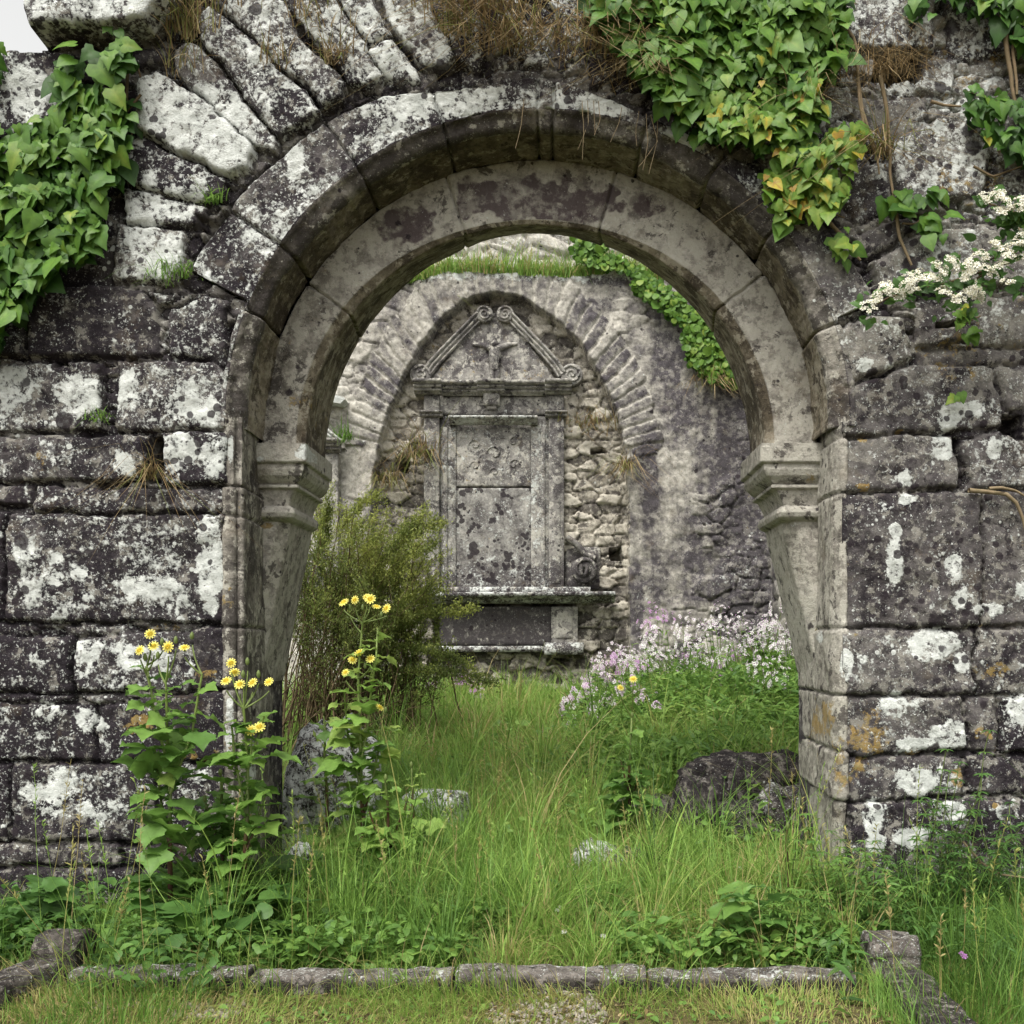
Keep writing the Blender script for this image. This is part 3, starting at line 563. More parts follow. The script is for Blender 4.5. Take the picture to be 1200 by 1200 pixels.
# ---- corbels: moulded impost over a shaft that tapers back into the jamb
def corbel(name, sx, xj, proj, seed):
    yf = 3.975
    def z(py): return P(0, py, yf)[2]
    L = [(519,1.,0,0),(521,1.0,0,0),(540,1.0,0,0),(541.5,.985,.004,0),(542.3,.935,.016,0),(549,.94,.014,.0),(556,.89,.022,0),(562,.80,.040,.0),(565.5,.72,.056,0),(566.2,.80,.040,0),(570,.80,.040,0),(570.8,.71,.060,0),(577,.66,.062,.0),(584,.61,.070,.0),(590,.585,.076,0),
         (590.8,.63,.054,.01),(594,.69,.036,.02),(599,.71,.030,.022),(604,.69,.036,.02),(607,.63,.054,.02),(608.5,.565,.072,.035),(620,.545,.066,.045),(680,.35,.066,.05),(740,.16,.066,.05),(790,.015,.066,.02),(802,-.05,.066,.0)]
    L = np.array(L); L = np.stack([np.interp(np.arange(519, 802.1, .8), L[:, 0], L[:, k]) for k in range(4)], -1)
    rowsV = []
    for py, p, yo, ch in L:
        x1 = xj-sx*proj*p; f = yf+yo; pts = [(xj+sx*.03, f), (xj-sx*0.0, f), (x1+sx*ch, f), (x1, f+ch*1.1), (x1, Y2+.004), (xj+sx*.05, Y2+.004)]
        pp = []
        for a, b, k in zip(pts[:-1], pts[1:], (3, 16, 5, 26, 6)):
            for t in np.linspace(0, 1, k, endpoint=False): pp.append((a[0]+(b[0]-a[0])*t, a[1]+(b[1]-a[1])*t))
        pp.append(pts[-1]); rowsV.append([(x, y, z(py)) for x, y in pp])
    G = np.array(rowsV); chk = disp_grid(G, 0, 1, 1, 1, np.full(G.shape[:2], .01), 1)-G
    G2 = disp_grid(G, .0035, 16, 4, seed, None, -1 if chk[20, 10, 1] > 0 else 1)
    mb = MB(); mb.add(G2.reshape(-1, 3), grid_faces(*G.shape[:2]))
    t0 = G2[0]; c = t0.mean(0); k = len(t0)                     # top bed
    mb.add(np.concatenate([t0, c[None]]), np.array([[i, i+1, k] for i in range(k-1)]))
    def ex(V):
        py = VY-(V[:, 2]-H)/(yf/FP); px = VX+V[:, 0]*FP/V[:, 1]
        w = np.full(len(V), -.12); o2 = np.full(len(V), .05)
        for cx, cy, rx, ry, s in ([(358,530,14,12,1.2),(305,537,8,5,1.)] if sx < 0 else [(930,612,10,4,.7),(985,700,4,10,.5)]):
            w += s*(1-sst(.6, 1.1, np.hypot((px-cx)/rx, (py-cy)/ry)+.3*fbm(px/6, py/6, o=3, seed=59)))
        for cx, cy, rx, ry, s in ([(310,613,14,6,.9),(330,560,20,20,.2)] if sx < 0 else [(950,560,10,10,.5),(940,594,8,4,.7),(945,660,14,16,.55),(955,740,6,30,.4)]):
            o2 += s*(1-sst(.4, 1.2, np.hypot((px-cx)/rx, (py-cy)/ry)))
        return {'white': w, 'ochre': o2, 'dark': np.full(len(V), -.04 if sx < 0 else .02)+.1*sst(610, 640, py)*(sx < 0), 'moss': np.zeros(len(V)), 'purple': np.zeros(len(V))}
    o = mb.build(name, M['arch'], None, True, ex); me = o.data
    me.attributes['tint'].data.foreach_set('value', np.full(len(me.vertices), .40, np.float32))
    return adopt(o, wall)
corbel('corbel', -1, -1.205, .205, 71); corbel('corbel', 1, 1.018, .250, 72)

# ================================================================== far wall of the chancel with its arched tomb recess
YB, YN = 10.5, 10.72
def wallgrid(x0, x1, y0, y1, st):
    a, b = np.meshgrid(np.arange(x0, x1, st), np.arange(y0, y1, st)); return a, b
BX, BY = wallgrid(60, 985, 262, 862, 1.6)
niche = [(437,900),(436,620),(437,565),(443,530),(456,482),(474,440),(494,405),(518,373),(545,352),(575,344),(606,347),(640,366),(677,398),(703,438),(721,478),(733,530),(737,600),(738,900)]
bwx = BX+2.2*fbm(BX/9, BY/9, o=3, seed=201); bwy = BY+2.2*fbm(BX/9, BY/9, o=3, seed=202)
dn = poly_sd(bwx, bwy, niche)               # positive inside the recess
def rubble(x, y, sx, sy, sd):
    a = voro(x/sx, y/sy, sd, .95); b = voro(x/(sx*.52), y/(sy*.6), sd+5, .95)
    s = vn(x/(sx*1.3), y/(sy*1.5), 0, sd+9) > .52
    return [np.where(s, p, q) for p, q in zip(a, b)]
f1, f2, cid = rubble(bwx+5*fbm(BX/40, BY/40, seed=203), bwy+5*fbm(BX/40, BY/40, seed=216), 46, 21, 210)
rend = np.clip(.55+.9*fbm(BX/70, BY/60, o=3, seed=204), 0, 1)       # old render still covers much of it
bh = (.034*np.clip((f2-f1)*7, 0, 1)+.03*(cid-.5))*(1-.95*sst(.35, .7, rend))+.02*fbm(BX/40, BY/40, o=4, seed=205)+.016*fbm(BX/8, BY/8, o=4, seed=206)
btint = (cid-.5)*.5*(1-.6*rend)+.14+.18*fbm(BX/9, BY/9, o=4, seed=214, g=.7)+.22*fbm(BX/6, BY/70, o=3, seed=217)*sst(730, 770, BX)
# thin rough voussoirs round the recess
dist_out = -dn
ta = np.arctan2(560-BY, BX-587)
s_ = ta*170/12.5+.25*fbm(BX/20, BY/20, seed=207); si = np.floor(s_); sf_ = s_-si
ringw = 44+6*(np.modf(np.abs(si)*.618)[0]-.5)
inr = (dist_out > 0) & (dist_out < ringw) & (BY < 520+30*fbm(BX/30, BY/30, seed=209))
rv = np.modf(np.abs(np.sin(si*12.9898)*43758.5453))[0]
gap = np.minimum(sf_, 1-sf_)
bh = np.where(inr, .028*np.clip(gap*6, 0, 1)**.7+.03*(rv-.5)+.012*fbm(BX/6, BY/6, o=3, seed=208), bh)
btint = np.where(inr, np.where(gap > .16, (rv-.55)*.6, .30)+.2*fbm(BX/6, BY/6, o=3, seed=215), btint)
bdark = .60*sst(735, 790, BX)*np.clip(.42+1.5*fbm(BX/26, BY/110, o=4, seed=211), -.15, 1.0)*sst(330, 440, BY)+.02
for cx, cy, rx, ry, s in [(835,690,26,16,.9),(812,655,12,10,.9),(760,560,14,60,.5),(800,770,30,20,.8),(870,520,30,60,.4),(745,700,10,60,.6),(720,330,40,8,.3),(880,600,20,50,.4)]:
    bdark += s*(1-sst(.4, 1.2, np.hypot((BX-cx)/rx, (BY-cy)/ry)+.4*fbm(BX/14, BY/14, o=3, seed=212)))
bdark -= .25*sst(450, 400, BX)
bwhite = .20+.3*fbm(BX/40, BY/40, o=4, seed=213)
bwhite += .55*sst(336, 322, BY)
# inside the recess: coursed rubble
g1, g2, gid = voro(bwx/25+.25*fbm(BX/30, BY/30, o=2, seed=226), bwy/12.5, 220, .8)
ih = -(YN-YB)+.045*np.clip((g2-g1)*7, 0, 1)**.8+.055*(gid-.5)+.016*fbm(BX/6, BY/6, o=4, seed=221)
for hx0, hy0, hx1, hy1 in [(460,532,476,550),(694,522,712,528),(716,640,730,656),(640,772,668,780)]:
    ih -= .30*(poly_sd(bwx, bwy, [(hx0,hy0),(hx1,hy0),(hx1,hy1),(hx0,hy1)]) > 0)
for pl_ in ([(499,455),(659,455),(659,692),(499,692)],[(505,690),(675,690),(675,764),(505,764)],[(505,448),(655,448),(585,374),(575,374)],[(660,645),(703,645),(703,688),(660,688)]):
    ih -= .16*sst(0, 3, poly_sd(BX, BY, pl_))
tin = sst(-1.2, 1.2, dn)
bh = bh*(1-tin)+ih*tin
btint = np.where(dn > 0, (gid-.5)*.8+.12+.2*fbm(BX/7, BY/7, o=3, seed=224), btint); bwhite = np.where(dn > 0, .10+.22*fbm(BX/20, BY/20, o=3, seed=222), bwhite)
bdark = np.where(dn > 0, .02+.25*sst(690, 780, BY), bdark)
boch = np.where(dn > 0, .55*np.clip(fbm(BX/22, BY/22, o=2, seed=223)+.35, 0, 1)*sst(620, 500, BY), .12)
bmoss = np.where(dn > 0, .30*sst(740, 800, BY), 0)+.12*sst(300, 330, BY)*0
# broken top: a ledge, the set-back wall stands behind it
btop = np.interp(BX, [60,440,480,520,600,660,715,717,745,747,800,985],[352,344,331,319,321,324,322,317,318,326,330,334])+2.2*fbm(BX/9, BX*0+4, o=3, seed=230)
bk = (BY > btop)
bkf = bk[:-1, :-1] & bk[1:, :-1] & bk[:-1, 1:] & bk[1:, 1:]
SB = YB/FP
Vw = np.stack([(BX-VX)*SB, YB-bh, H+(VY-BY)*SB], -1)
bat = {'tint': btint, 'white': bwhite, 'dark': bdark, 'ochre': boch, 'moss': bmoss, 'purple': np.zeros_like(BX)}
rear = empty('chancel_wall', P(587, 820, YB), 'far grey stone wall with the pointed tomb recess and grassy top', 'ruined wall'); rear['kind'] = 'thing'
cell = lambda a: a[:-1, :-1]
mi = cell(dn > 0) & bkf; mv = cell(inr) & bkf & ~mi
for nm, mk_, mt in (('masonry', bkf & ~mi & ~mv, 'rear'), ('arch_stones', mv, 'rear'), ('recess_rubble', mi, 'infill')):
    v_, f_, a_ = split_grid(mk_, Vw, bat); adopt(mk(nm, v_, f_, M[mt], None, a_), rear)
# top of the ledge and back of the wall
xs = np.linspace(60, 985, 200); tz = np.interp(xs, BX[0], btop[0])
G = np.array([[((x-VX)*SB, y, H+(VY-t)*SB-.03) for x, t in zip(xs, tz)] for y in (YB-.02, YB+.5, YB+1.0)])
mb = MB(); mb.add(G.reshape(-1, 3), grid_faces(3, 200)); adopt(mb.build('ledge', M['rear']), rear)
# set-back upper wall
UX, UY = wallgrid(300, 960, 232, 345, 2.4); YU = 11.3; SU = YU/FP
f1, f2, cid = rubble(UX, UY, 44, 17, 240)
uh = .04*np.clip((f2-f1)*7, 0, 1)+.05*(cid-.5)+.012*fbm(UX/6, UY/6, o=3, seed=241)
mb = MB(); mb.add(np.stack([(UX-VX)*SU, YU-uh, H+(VY-UY)*SU], -1).reshape(-1, 3), grid_faces(*UX.shape), ((cid-.5)*.5+.2).ravel())
up = adopt(mb.build('parapet_masonry', M['rear'], None, True, lambda V: {'white': .42+.2*fbm(V[:, 0]*2, V[:, 2]*2, seed=242), 'dark': np.full(len(V), -.1), 'moss': np.zeros(len(V)), 'ochre': np.zeros(len(V)), 'purple': np.zeros(len(V))}), rear)
# the south side wall of the chancel, seen edge-on past the right jamb
yy, zz = np.meshgrid(np.arange(4.6, 10.6, .022), np.arange(-.1, 4.6, .03))
f1, f2, cid = voro(yy/.42, zz/.2, 250, .8)
sh = .04*np.clip((f2-f1)*3, 0, 1)**.7+.04*(cid-.5)+.03*fbm(yy*2, zz*2, o=4, seed=251)
mb = MB(); mb.add(np.stack([2.16-sh, yy, zz], -1).reshape(-1, 3), grid_faces(*yy.shape), ((cid-.5)*.5+.22+.3*fbm(yy*7, zz*.7, o=3, seed=252)).ravel())
side = tag(mb.build('ruined_wall', M['rear'], None, True, lambda V: {'white': .25+.25*fbm(V[:, 1]*4, V[:, 2]*1.2, seed=253), 'dark': .15+.2*fbm(V[:, 1]*3, V[:, 2], seed=254), 'moss': np.zeros(len(V)), 'ochre': np.full(len(V), .2), 'purple': np.zeros(len(V))}),
    'pale streaky side wall seen edge-on beyond the right jamb', 'side wall', None, 'thing')

# ================================================================== the wall tomb in the recess
YT = 10.60                                    # its general face
ST = YT/FP
def T(px, py, y=YT): return ((px-VX)*YT/FP, y, H+(VY-py)*YT/FP)
def slab_box(mb, x0, y0, x1, y1, yf, yb, bev=.012, step=.035, amp=.006, seed=1, t=0.):
    """a dressed stone: front face (relief by noise) with a rounded edge, and returns"""
    xa, za = (x0-VX)*ST, H+(VY-y1)*ST; xb, zb_ = (x1-VX)*ST, H+(VY-y0)*ST
    nx, nz = max(3, int((xb-xa)/step)+3), max(3, int((zb_-za)/step)+3)
    def ax(a, b, n):
        t_ = np.linspace(0, 1, n-2)*(b-a-2*bev)+a+bev; return np.concatenate([[a], t_, [b]])
    X, Z = np.meshgrid(ax(xa, xb, nx), ax(za, zb_, nz))
    Yg = np.full(X.shape, yf)-amp*fbm(X*9, Z*9, yf*3, o=4, seed=seed)
    for e in (0, -1): Yg[e, :] += bev; Yg[:, e] += bev
    mb.add(np.stack([X, Yg, Z], -1).reshape(-1, 3), grid_faces(*X.shape), t)
    per = np.concatenate([np.stack([X[0], Yg[0], Z[0]], -1), np.stack([X[1:, -1], Yg[1:, -1], Z[1:, -1]], -1), np.stack([X[-1, -2::-1], Yg[-1, -2::-1], Z[-1, -2::-1]], -1), np.stack([X[-2::-1, 0], Yg[-2::-1, 0], Z[-2::-1, 0]], -1)])
    bk_ = per.copy(); bk_[:, 1] = yb
    k = len(per); mb.add(np.concatenate([per, bk_]), np.array([[i, i+1, i+1+k, i+k] for i in range(k-1)]), t)
def mould(mb, pts, prof, t=0.):
    """a moulding run: path of (px,py), profile list of (offset across path in px, projection toward the viewer)"""
    pts = np.array(pts, float); prof = np.array(prof, float)
    fine = resample(pts, 1.4); tg = np.gradient(fine, axis=0); tg /= np.linalg.norm(tg, axis=1)[:, None]; nn = np.stack([tg[:, 1], -tg[:, 0]], -1)
    G = np.zeros((len(prof), len(fine), 3))
    for i, (o, p) in enumerate(prof):
        q = fine+nn*o; wv = .006*fbm(q[:, 0]/5, q[:, 1]/5, i*.3, o=3, seed=260)
        G[i, :, 0] = (q[:, 0]-VX)*ST; G[i, :, 1] = YT-p-wv; G[i, :, 2] = H+(VY-q[:, 1])*ST
    mb.add(G.reshape(-1, 3), grid_faces(*G.shape[:2]), t)
    for j in (0, -1):
        c = G[:, j].copy(); b = c.copy(); b[:, 1] = YT+.05
        k = len(c); mb.add(np.concatenate([c, b]), np.array([[i, i+1, i+1+k, i+k] for i in range(k-1)]), t)
def spiral(mb, px, py, r, turns=1.9, sgn=1, proud=.07, disc=True):
    """a volute: a disc with a coiled roll on it"""
    if disc:
        k = 26; a = np.linspace(0, 2*math.pi, k, endpoint=False)
        rg = [(r, -.06), (r, proud*.55), (r*.93, proud*.8), (r*.5, proud*.7), (0.001, proud*.75)]
        V_ = [[((px+q*math.cos(u)-VX)*ST, YT-p, H+(VY-py+q*math.sin(u))*ST) for u in a] for q, p in rg]
        mb.add(np.array(V_).reshape(-1, 3), grid_faces(len(rg), k, wrap=True))
    u = np.linspace(0, turns*2*math.pi, 60); q = r*.9*(1-u/u[-1]*.93)
    path = np.stack([(px+q*np.cos(u)*sgn-VX)*ST, np.full_like(u, YT-proud*.78), H+(VY-py+q*np.sin(u))*ST], -1)
    mb.add(*tube(path, r*ST*.085*(1-.4*u/u[-1])+.006, 6))
def tomb_ex(W=.22, dk=0., oc=.15, seed=0):
    def f(V):
        px = VX+V[:, 0]*FP/V[:, 1]; py = VY-(V[:, 2]-H)*FP/V[:, 1]
        return {'white': W+.2*fbm(px/16, py/16, o=3, seed=270+seed), 'dark': dk+.55*sst(640, 700, py)+.12*fbm(px/5, py/60, o=3, seed=271), 'ochre': oc+.3*np.clip(fbm(px/14, py/14, seed=272), 0, 1)*sst(560, 470, py)+(.25*(1-sst(10, 26, np.hypot(px-540, py-443)))+.25*(1-sst(10, 26, np.hypot(px-628, py-443)))), 'moss': np.zeros(len(V)), 'purple': np.zeros(len(V))}
    return f
tomb = empty('wall_tomb', (T(578, 800)[0], YT, T(578, 800)[2]), 'carved grey wall tomb with a pediment in the arched recess', 'wall tomb')
def tp(mb, name, par=None, **k):
    o = mb.build(name, M['tomb'], None, True, tomb_ex(**k)); adopt(o, par or tomb); return o
# backing stones
mb = MB(); slab_box(mb, 497, 462, 664, 694, 10.70, 10.9); tp(mb, 'backing_slab')
# pilasters with caps
for x0, x1 in ((497, 515), (643, 661)):
    mb = MB(); slab_box(mb, x0, 489, x1, 690, 10.58, 10.75, .01, seed=3); slab_box(mb, x0+4, 496, x1-4, 684, 10.572, 10.60, .006, seed=4)
    p_ = tp(mb, 'pilaster', W=.25)
    mb = MB(); mould(mb, [(x0-4, 487), (x1+4, 487)], [(-3,.02),(-2,.05),(0,.06),(1.5,.05),(2,.085),(4,.09),(4.5,.07),(5,.0)]); tp(mb, 'pilaster_cap', p_)
# inner frame strips
mb = MB(); slab_box(mb, 515, 486, 534, 690, 10.64, 10.75, .012, seed=5); slab_box(mb, 518, 500, 524, 690, 10.615, 10.66, .01, seed=6); slab_box(mb, 622, 486, 643, 690, 10.64, 10.75, .012, seed=7); slab_box(mb, 634, 500, 639, 690, 10.615, 10.66, .01, seed=8)
tp(mb, 'frame', W=.42)
mb = MB(); mould(mb, [(527, 494), (630, 494)], [(-4,.0),(-3,.03),(-1,.05),(1,.07),(2,.10),(4.5,.11),(5.5,.08),(6,.0)]); tp(mb, 'panel_cornice', W=.6)
# upper carved slab (mantled crest worn nearly smooth) and the inscription slab
mb = MB(); slab_box(mb, 534, 499, 622, 569, 10.66, 10.75, .008, .016, .012, 9)
for cx, cy, r in ((556,520,9),(602,516,9),(556,545,8),(602,543,9),(579,530,12),(579,552,7)):
    u = np.linspace(0, 4.4*math.pi/2, 40); q = r*(1-.13*u)*.8
    mb.add(*tube(np.stack([(cx+q*np.cos(u)*(1 if cx > 579 else -1)-VX)*ST, np.full_like(u, 10.656), H+(VY-cy+q*np.sin(u))*ST], -1), .009, 5))
tp(mb, 'carved_slab', W=.30, oc=.25)
mb = MB(); slab_box(mb, 534, 571, 622, 690, 10.655, 10.75, .008, .02, .005, 10); ins_ = mb.build('inscription_slab', M['spotted'], None, True, tomb_ex(.40, .0)); adopt(ins_, tomb)
# frieze and entablature
mb = MB(); slab_box(mb, 497, 463, 661, 485, 10.62, 10.8, .008, seed=11)
slab_box(mb, 497, 463, 515, 484, 10.575, 10.7, .008, seed=12); slab_box(mb, 643, 463, 661, 484, 10.575, 10.7, .008, seed=13); tp(mb, 'frieze')
CP = [(-7,.0),(-6.5,.03),(-4.2,.03),(-4,.065),(-1.6,.065),(-1.3,.04),(-.8,.04),(-.5,.10),(2.2,.10),(2.6,.075),(3.2,.075),(3.6,.15),(7,.16),(7.5,.15),(7.8,.0)]
mb = MB(); mould(mb, [(518, 457), (640, 457)], CP)
for a, b in ((487, 519), (639, 670)): mould(mb, [(a, 457), (b, 457)], [(o, p+.06) for o, p in CP])
mould(mb, [(561, 457), (592, 457)], [(o, p+.05) for o, p in CP]); slab_box(mb, 567, 462, 586, 476, 10.52, 10.65, .01, seed=14); slab_box(mb, 571, 474, 582, 480, 10.55, 10.65, .008, seed=15)
tp(mb, 'cornice', W=.2)
# pediment: tympanum, raking mouldings, volutes
px_ = [(500,451),(656,451),(600,378),(578,366),(558,378)]
tz = MB(); X, Z = np.meshgrid(np.arange(498, 659, 1.5), np.arange(362, 453, 1.5)); ii = poly_sd(X, Z, px_) > -1.2
kf2 = ii[:-1, :-1] & ii[1:, 1:] & ii[1:, :-1] & ii[:-1, 1:]
Vt = np.stack([(X-VX)*ST, 10.615-.008*fbm(X/6, Z/6, o=4, seed=280), H+(VY-Z)*ST], -1)
v_, f_, _ = split_grid(kf2, Vt, {}); tz.add(v_, f_); v_, f_ = rim(kf2, Vt, Vt+np.array([0, .2, 0])); tz.add(v_, f_)
ped = tp(tz, 'pediment', W=.16, oc=.25)
RK = [(-5,-.05),(-4.5,.03),(-3,.035),(-2.5,.01),(-1,.01),(-.5,.04),(1.5,.045),(2,.02),(3,.02),(3.5,.06),(5,.065),(6,.06),(6.5,-.05)]
mb = MB(); mould(mb, [(500,440),(508,428),(520,415),(562,372)], RK); mould(mb, [(597,372),(637,413),(650,428),(658,440)], RK); tp(mb, 'raking_moulding', ped)
for cx, cy, r, s in ((493,440,12.5,1),(670,440,13,-1),(568,369,10,-1),(592,369,10,1)):
    mb = MB(); spiral(mb, cx, cy, r, 1.9, s, .06); tp(mb, 'volute', ped)
# crucifix in low relief: tapered arms raised in a Y, head, trunk, legs
def limb(mb, pts, rad): 
    q = np.array([T(x, y, yy_) for x, y, yy_ in pts]); mb.add(*tube(resample(q, .02), np.interp(np.linspace(0, 1, len(resample(q, .02))), np.linspace(0, 1, len(rad)), rad), 8))
mb = MB()
limb(mb, [(554,403.5,10.609),(565,404,10.604),(580,410,10.594)], [.018,.030,.040]); limb(mb, [(606,402.5,10.609),(596,404,10.604),(580,410,10.594)], [.018,.030,.040])
limb(mb, [(580,408,10.594),(580,422,10.589),(579.5,434,10.594)], [.060,.062,.045]); limb(mb, [(578,432,10.599),(577.5,440,10.594),(579,450,10.604)], [.036,.03,.02]); limb(mb, [(582,432,10.599),(582.5,440,10.594),(580,450,10.604)], [.036,.03,.02])
limb(mb, [(579,399,10.594),(578.5,403,10.586),(579,407,10.594)], [.018,.042,.024])
cru = tp(mb, 'crucifix_relief', ped, W=.30)
mb = MB(); slab_box(mb, 551, 400.5, 609, 403.5, 10.614, 10.644, .004, seed=16); slab_box(mb, 577, 392, 582, 450, 10.616, 10.644, .004, seed=17); tp(mb, 'cross', cru)
# ledge, base panel, lower ledge
mb = MB(); slab_box(mb, 500, 688, 692, 696, 10.54, 10.8, .015, .04, .012, 18); mould(mb, [(478, 702), (720, 701)], [(-6,.0),(-5.5,.05),(-4,.10),(-2,.11),(0,.15),(1.5,.22),(5,.24),(6.5,.22),(7,.0)]); tp(mb, 'ledge', W=.55, dk=.05)
mb = MB(); slab_box(mb, 515, 711, 646, 756, 10.60, 10.85, .01, seed=19); bp = tp(mb, 'base_panel', W=.05, dk=.25)
mb = MB(); slab_box(mb, 646, 711, 677, 756, 10.585, 10.85, .008, seed=20, t=.3); slab_box(mb, 652, 716, 671, 748, 10.572, 10.6, .006, seed=21, t=.45); tp(mb, 'base_pier', None, W=.12, dk=-.35)
mb = MB(); slab_box(mb, 500, 757, 640, 764, 10.52, 10.85, .02, .05, .02, 22); slab_box(mb, 638, 753, 684, 767, 10.46, 10.85, .03, .05, .03, 23); tp(mb, 'plinth', W=.55, dk=-.1)
# side bracket scroll, lower right of the pilaster
mb = MB(); spiral(mb, 685, 668, 15, 1.6, 1, .09); mould(mb, [(664,630),(676,638),(686,650),(697,655)], [(-4,.0),(-3,.05),(0,.07),(3,.05),(4,.0)])
limb(mb, [(681,662,10.50),(681,674,10.50)], [.02,.02]); limb(mb, [(686,662,10.50),(688,668,10.50),(686,674,10.50)], [.016,.02,.016]); slab_box(mb, 662, 640, 704, 690, 10.64, 10.85, .03, .05, .02, 24); tp(mb, 'scroll_bracket', W=.15, dk=.1)

# the small tomb half hidden by the left impost, and the slab above it
aed = empty('wall_monument', T(372, 690, 10.5), 'small gabled wall monument half hidden behind the left impost', 'wall monument')
YT_ = YT; YT = 10.34; ST = YT/FP
mb = MB(); mould(mb, [(320,470),(345,478),(372,500),(398,521)], RK); mb2 = MB(); slab_box(mb2, 300, 528, 390, 690, 10.40, 10.7, .01, seed=30)
adopt(mb.build('gable_moulding', M['tomb'], None, True, tomb_ex(.55, -.1)), aed); adopt(mb2.build('body', M['tomb'], None, True, tomb_ex(.2, 0)), aed)
mb = MB(); mould(mb, [(370, 524), (399, 524)], CP); adopt(mb.build('cornice', M['tomb'], None, True, tomb_ex(.3, -.05)), aed)
mb = MB(); slab_box(mb, 381, 530, 396, 690, 10.34, 10.6, .01, seed=31); adopt(mb.build('pilaster', M['tomb'], None, True, tomb_ex(.25, -.1)), aed)
YT = YT_; ST = YT/FP
mb = MB()
bx = np.array([(350,462,-.30),(405,468,-.22),(407,471,-.22),(402,476,-.22),(350,471,-.30)])
q = [((x-VX)*10.4/FP, 10.5+d, H+(VY-y)*10.4/FP) for x, y, d in bx]+[((x-VX)*10.4/FP, 10.65, H+(VY-y)*10.4/FP) for x, y, d in bx]
mb.add(q, [np.array([[i, (i+1) % 5, (i+1) % 5+5, i+5] for i in range(5)]), np.array([[0, 1, 2], [0, 2, 3], [0, 3, 4]])])
tag(mb.build('stone_slab', M['tomb'], None, False, lambda V: {'white': np.full(len(V), .9), 'dark': np.full(len(V), -.6), 'moss': np.zeros(len(V)), 'ochre': np.zeros(len(V)), 'purple': np.zeros(len(V))}), 'white flat slab jutting from the far wall above the small monument', 'stone slab')

# ================================================================== ground
def gz(x, y):
    x = np.asarray(x, float); y = np.asarray(y, float)
    z = .41*sst(3.7, 9.2, y)+.10*np.exp(-(((x-.85)/.6)**2+((y-5.6)/1.0)**2))+.05*np.exp(-(((x+.8)/.6)**2+((y-5.4)/.9)**2))
    z = z+.045*sst(2.9, 3.6, y)*fbm(x*1.4, y*1.4, o=3, seed=301)+.008*fbm(x*7, y*7, o=3, seed=302)
    return z
def tg(name, rough=.95):
    return NT(name)
t = NT('soil_and_litter')
n1 = t.noise(9, 6, .65); n2 = t.noise(60, 5, .7)
c = t.mix(t.mr(n1, .4, .62), (.050, .042, .020), (.12, .105, .040)); c = t.mix(t.mr(n2, .45, .7), c, (.16, .13, .075))
M['soil'] = t.pbr(c, .95, n2, .8, .02, .1)
xa = np.concatenate([np.linspace(-60, -4, 30), np.linspace(-3.9, 3.9, 150), np.linspace(4, 60, 30)]); ya = np.concatenate([np.linspace(-20, 1.5, 15), np.linspace(1.6, 11.5, 190), np.linspace(12, 120, 30)])
GX, GY = np.meshgrid(xa, ya)
ground = mk('ground', np.stack([GX, GY, np.where(GY > 11.5, .41, gz(GX, GY))], -1).reshape(-1, 3), grid_faces(*GX.shape), M['soil']); tag(ground, kind='structure')

# ---- pale gravel of the path in the foreground
t = NT('gravel_stone'); cc = t.mix(t.attr('tint'), (.12, .105, .085), (.42, .39, .33)); M['gravel'] = t.pbr(t.mix(t.mr(t.noise(220, 4, .7), .4, .65), cc, (.14, .12, .10)), .9, None, spec=.2)
ico = [(0,0,1),(.894,0,.447),(.276,.851,.447),(-.724,.526,.447),(-.724,-.526,.447),(.276,-.851,.447),(.724,.526,-.447),(-.276,.851,-.447),(-.894,0,-.447),(-.276,-.851,-.447),(.724,-.526,-.447),(0,0,-1)]
icf = [(0,1,2),(0,2,3),(0,3,4),(0,4,5),(0,5,1),(1,6,2),(2,7,3),(3,8,4),(4,9,5),(5,10,1),(6,7,2),(7,8,3),(8,9,4),(9,10,5),(10,6,1),(6,11,7),(7,11,8),(8,11,9),(9,11,10),(10,11,6)]
N = 9000
gp = np.stack([U(-1.9, 1.5, N), 2.30+.50*rng.beta(1.1, 1.4, N), np.zeros(N)], -1)
kp = fbm(gp[:, 0]*2.2, gp[:, 1]*2.2, o=3, seed=310)+.35*np.exp(-((gp[:, 0]+.1)/1.0)**2) > .48
gp = gp[kp]; N = len(gp); gp[:, 2] = gz(gp[:, 0], gp[:, 1])+.002
q = rng.normal(size=(N, 3, 3)); Rm = np.linalg.qr(q)[0]
v_, f_, t_ = inst(np.array(ico), [np.array(icf)], gp, Rm, np.stack([U(.004, .011, N), U(.003, .008, N), U(.003, .006, N)], -1), U(0, 1, N))
tag(mk('gravel', v_, f_, M['gravel'], None, {'tint': t_}, False), kind='stuff')

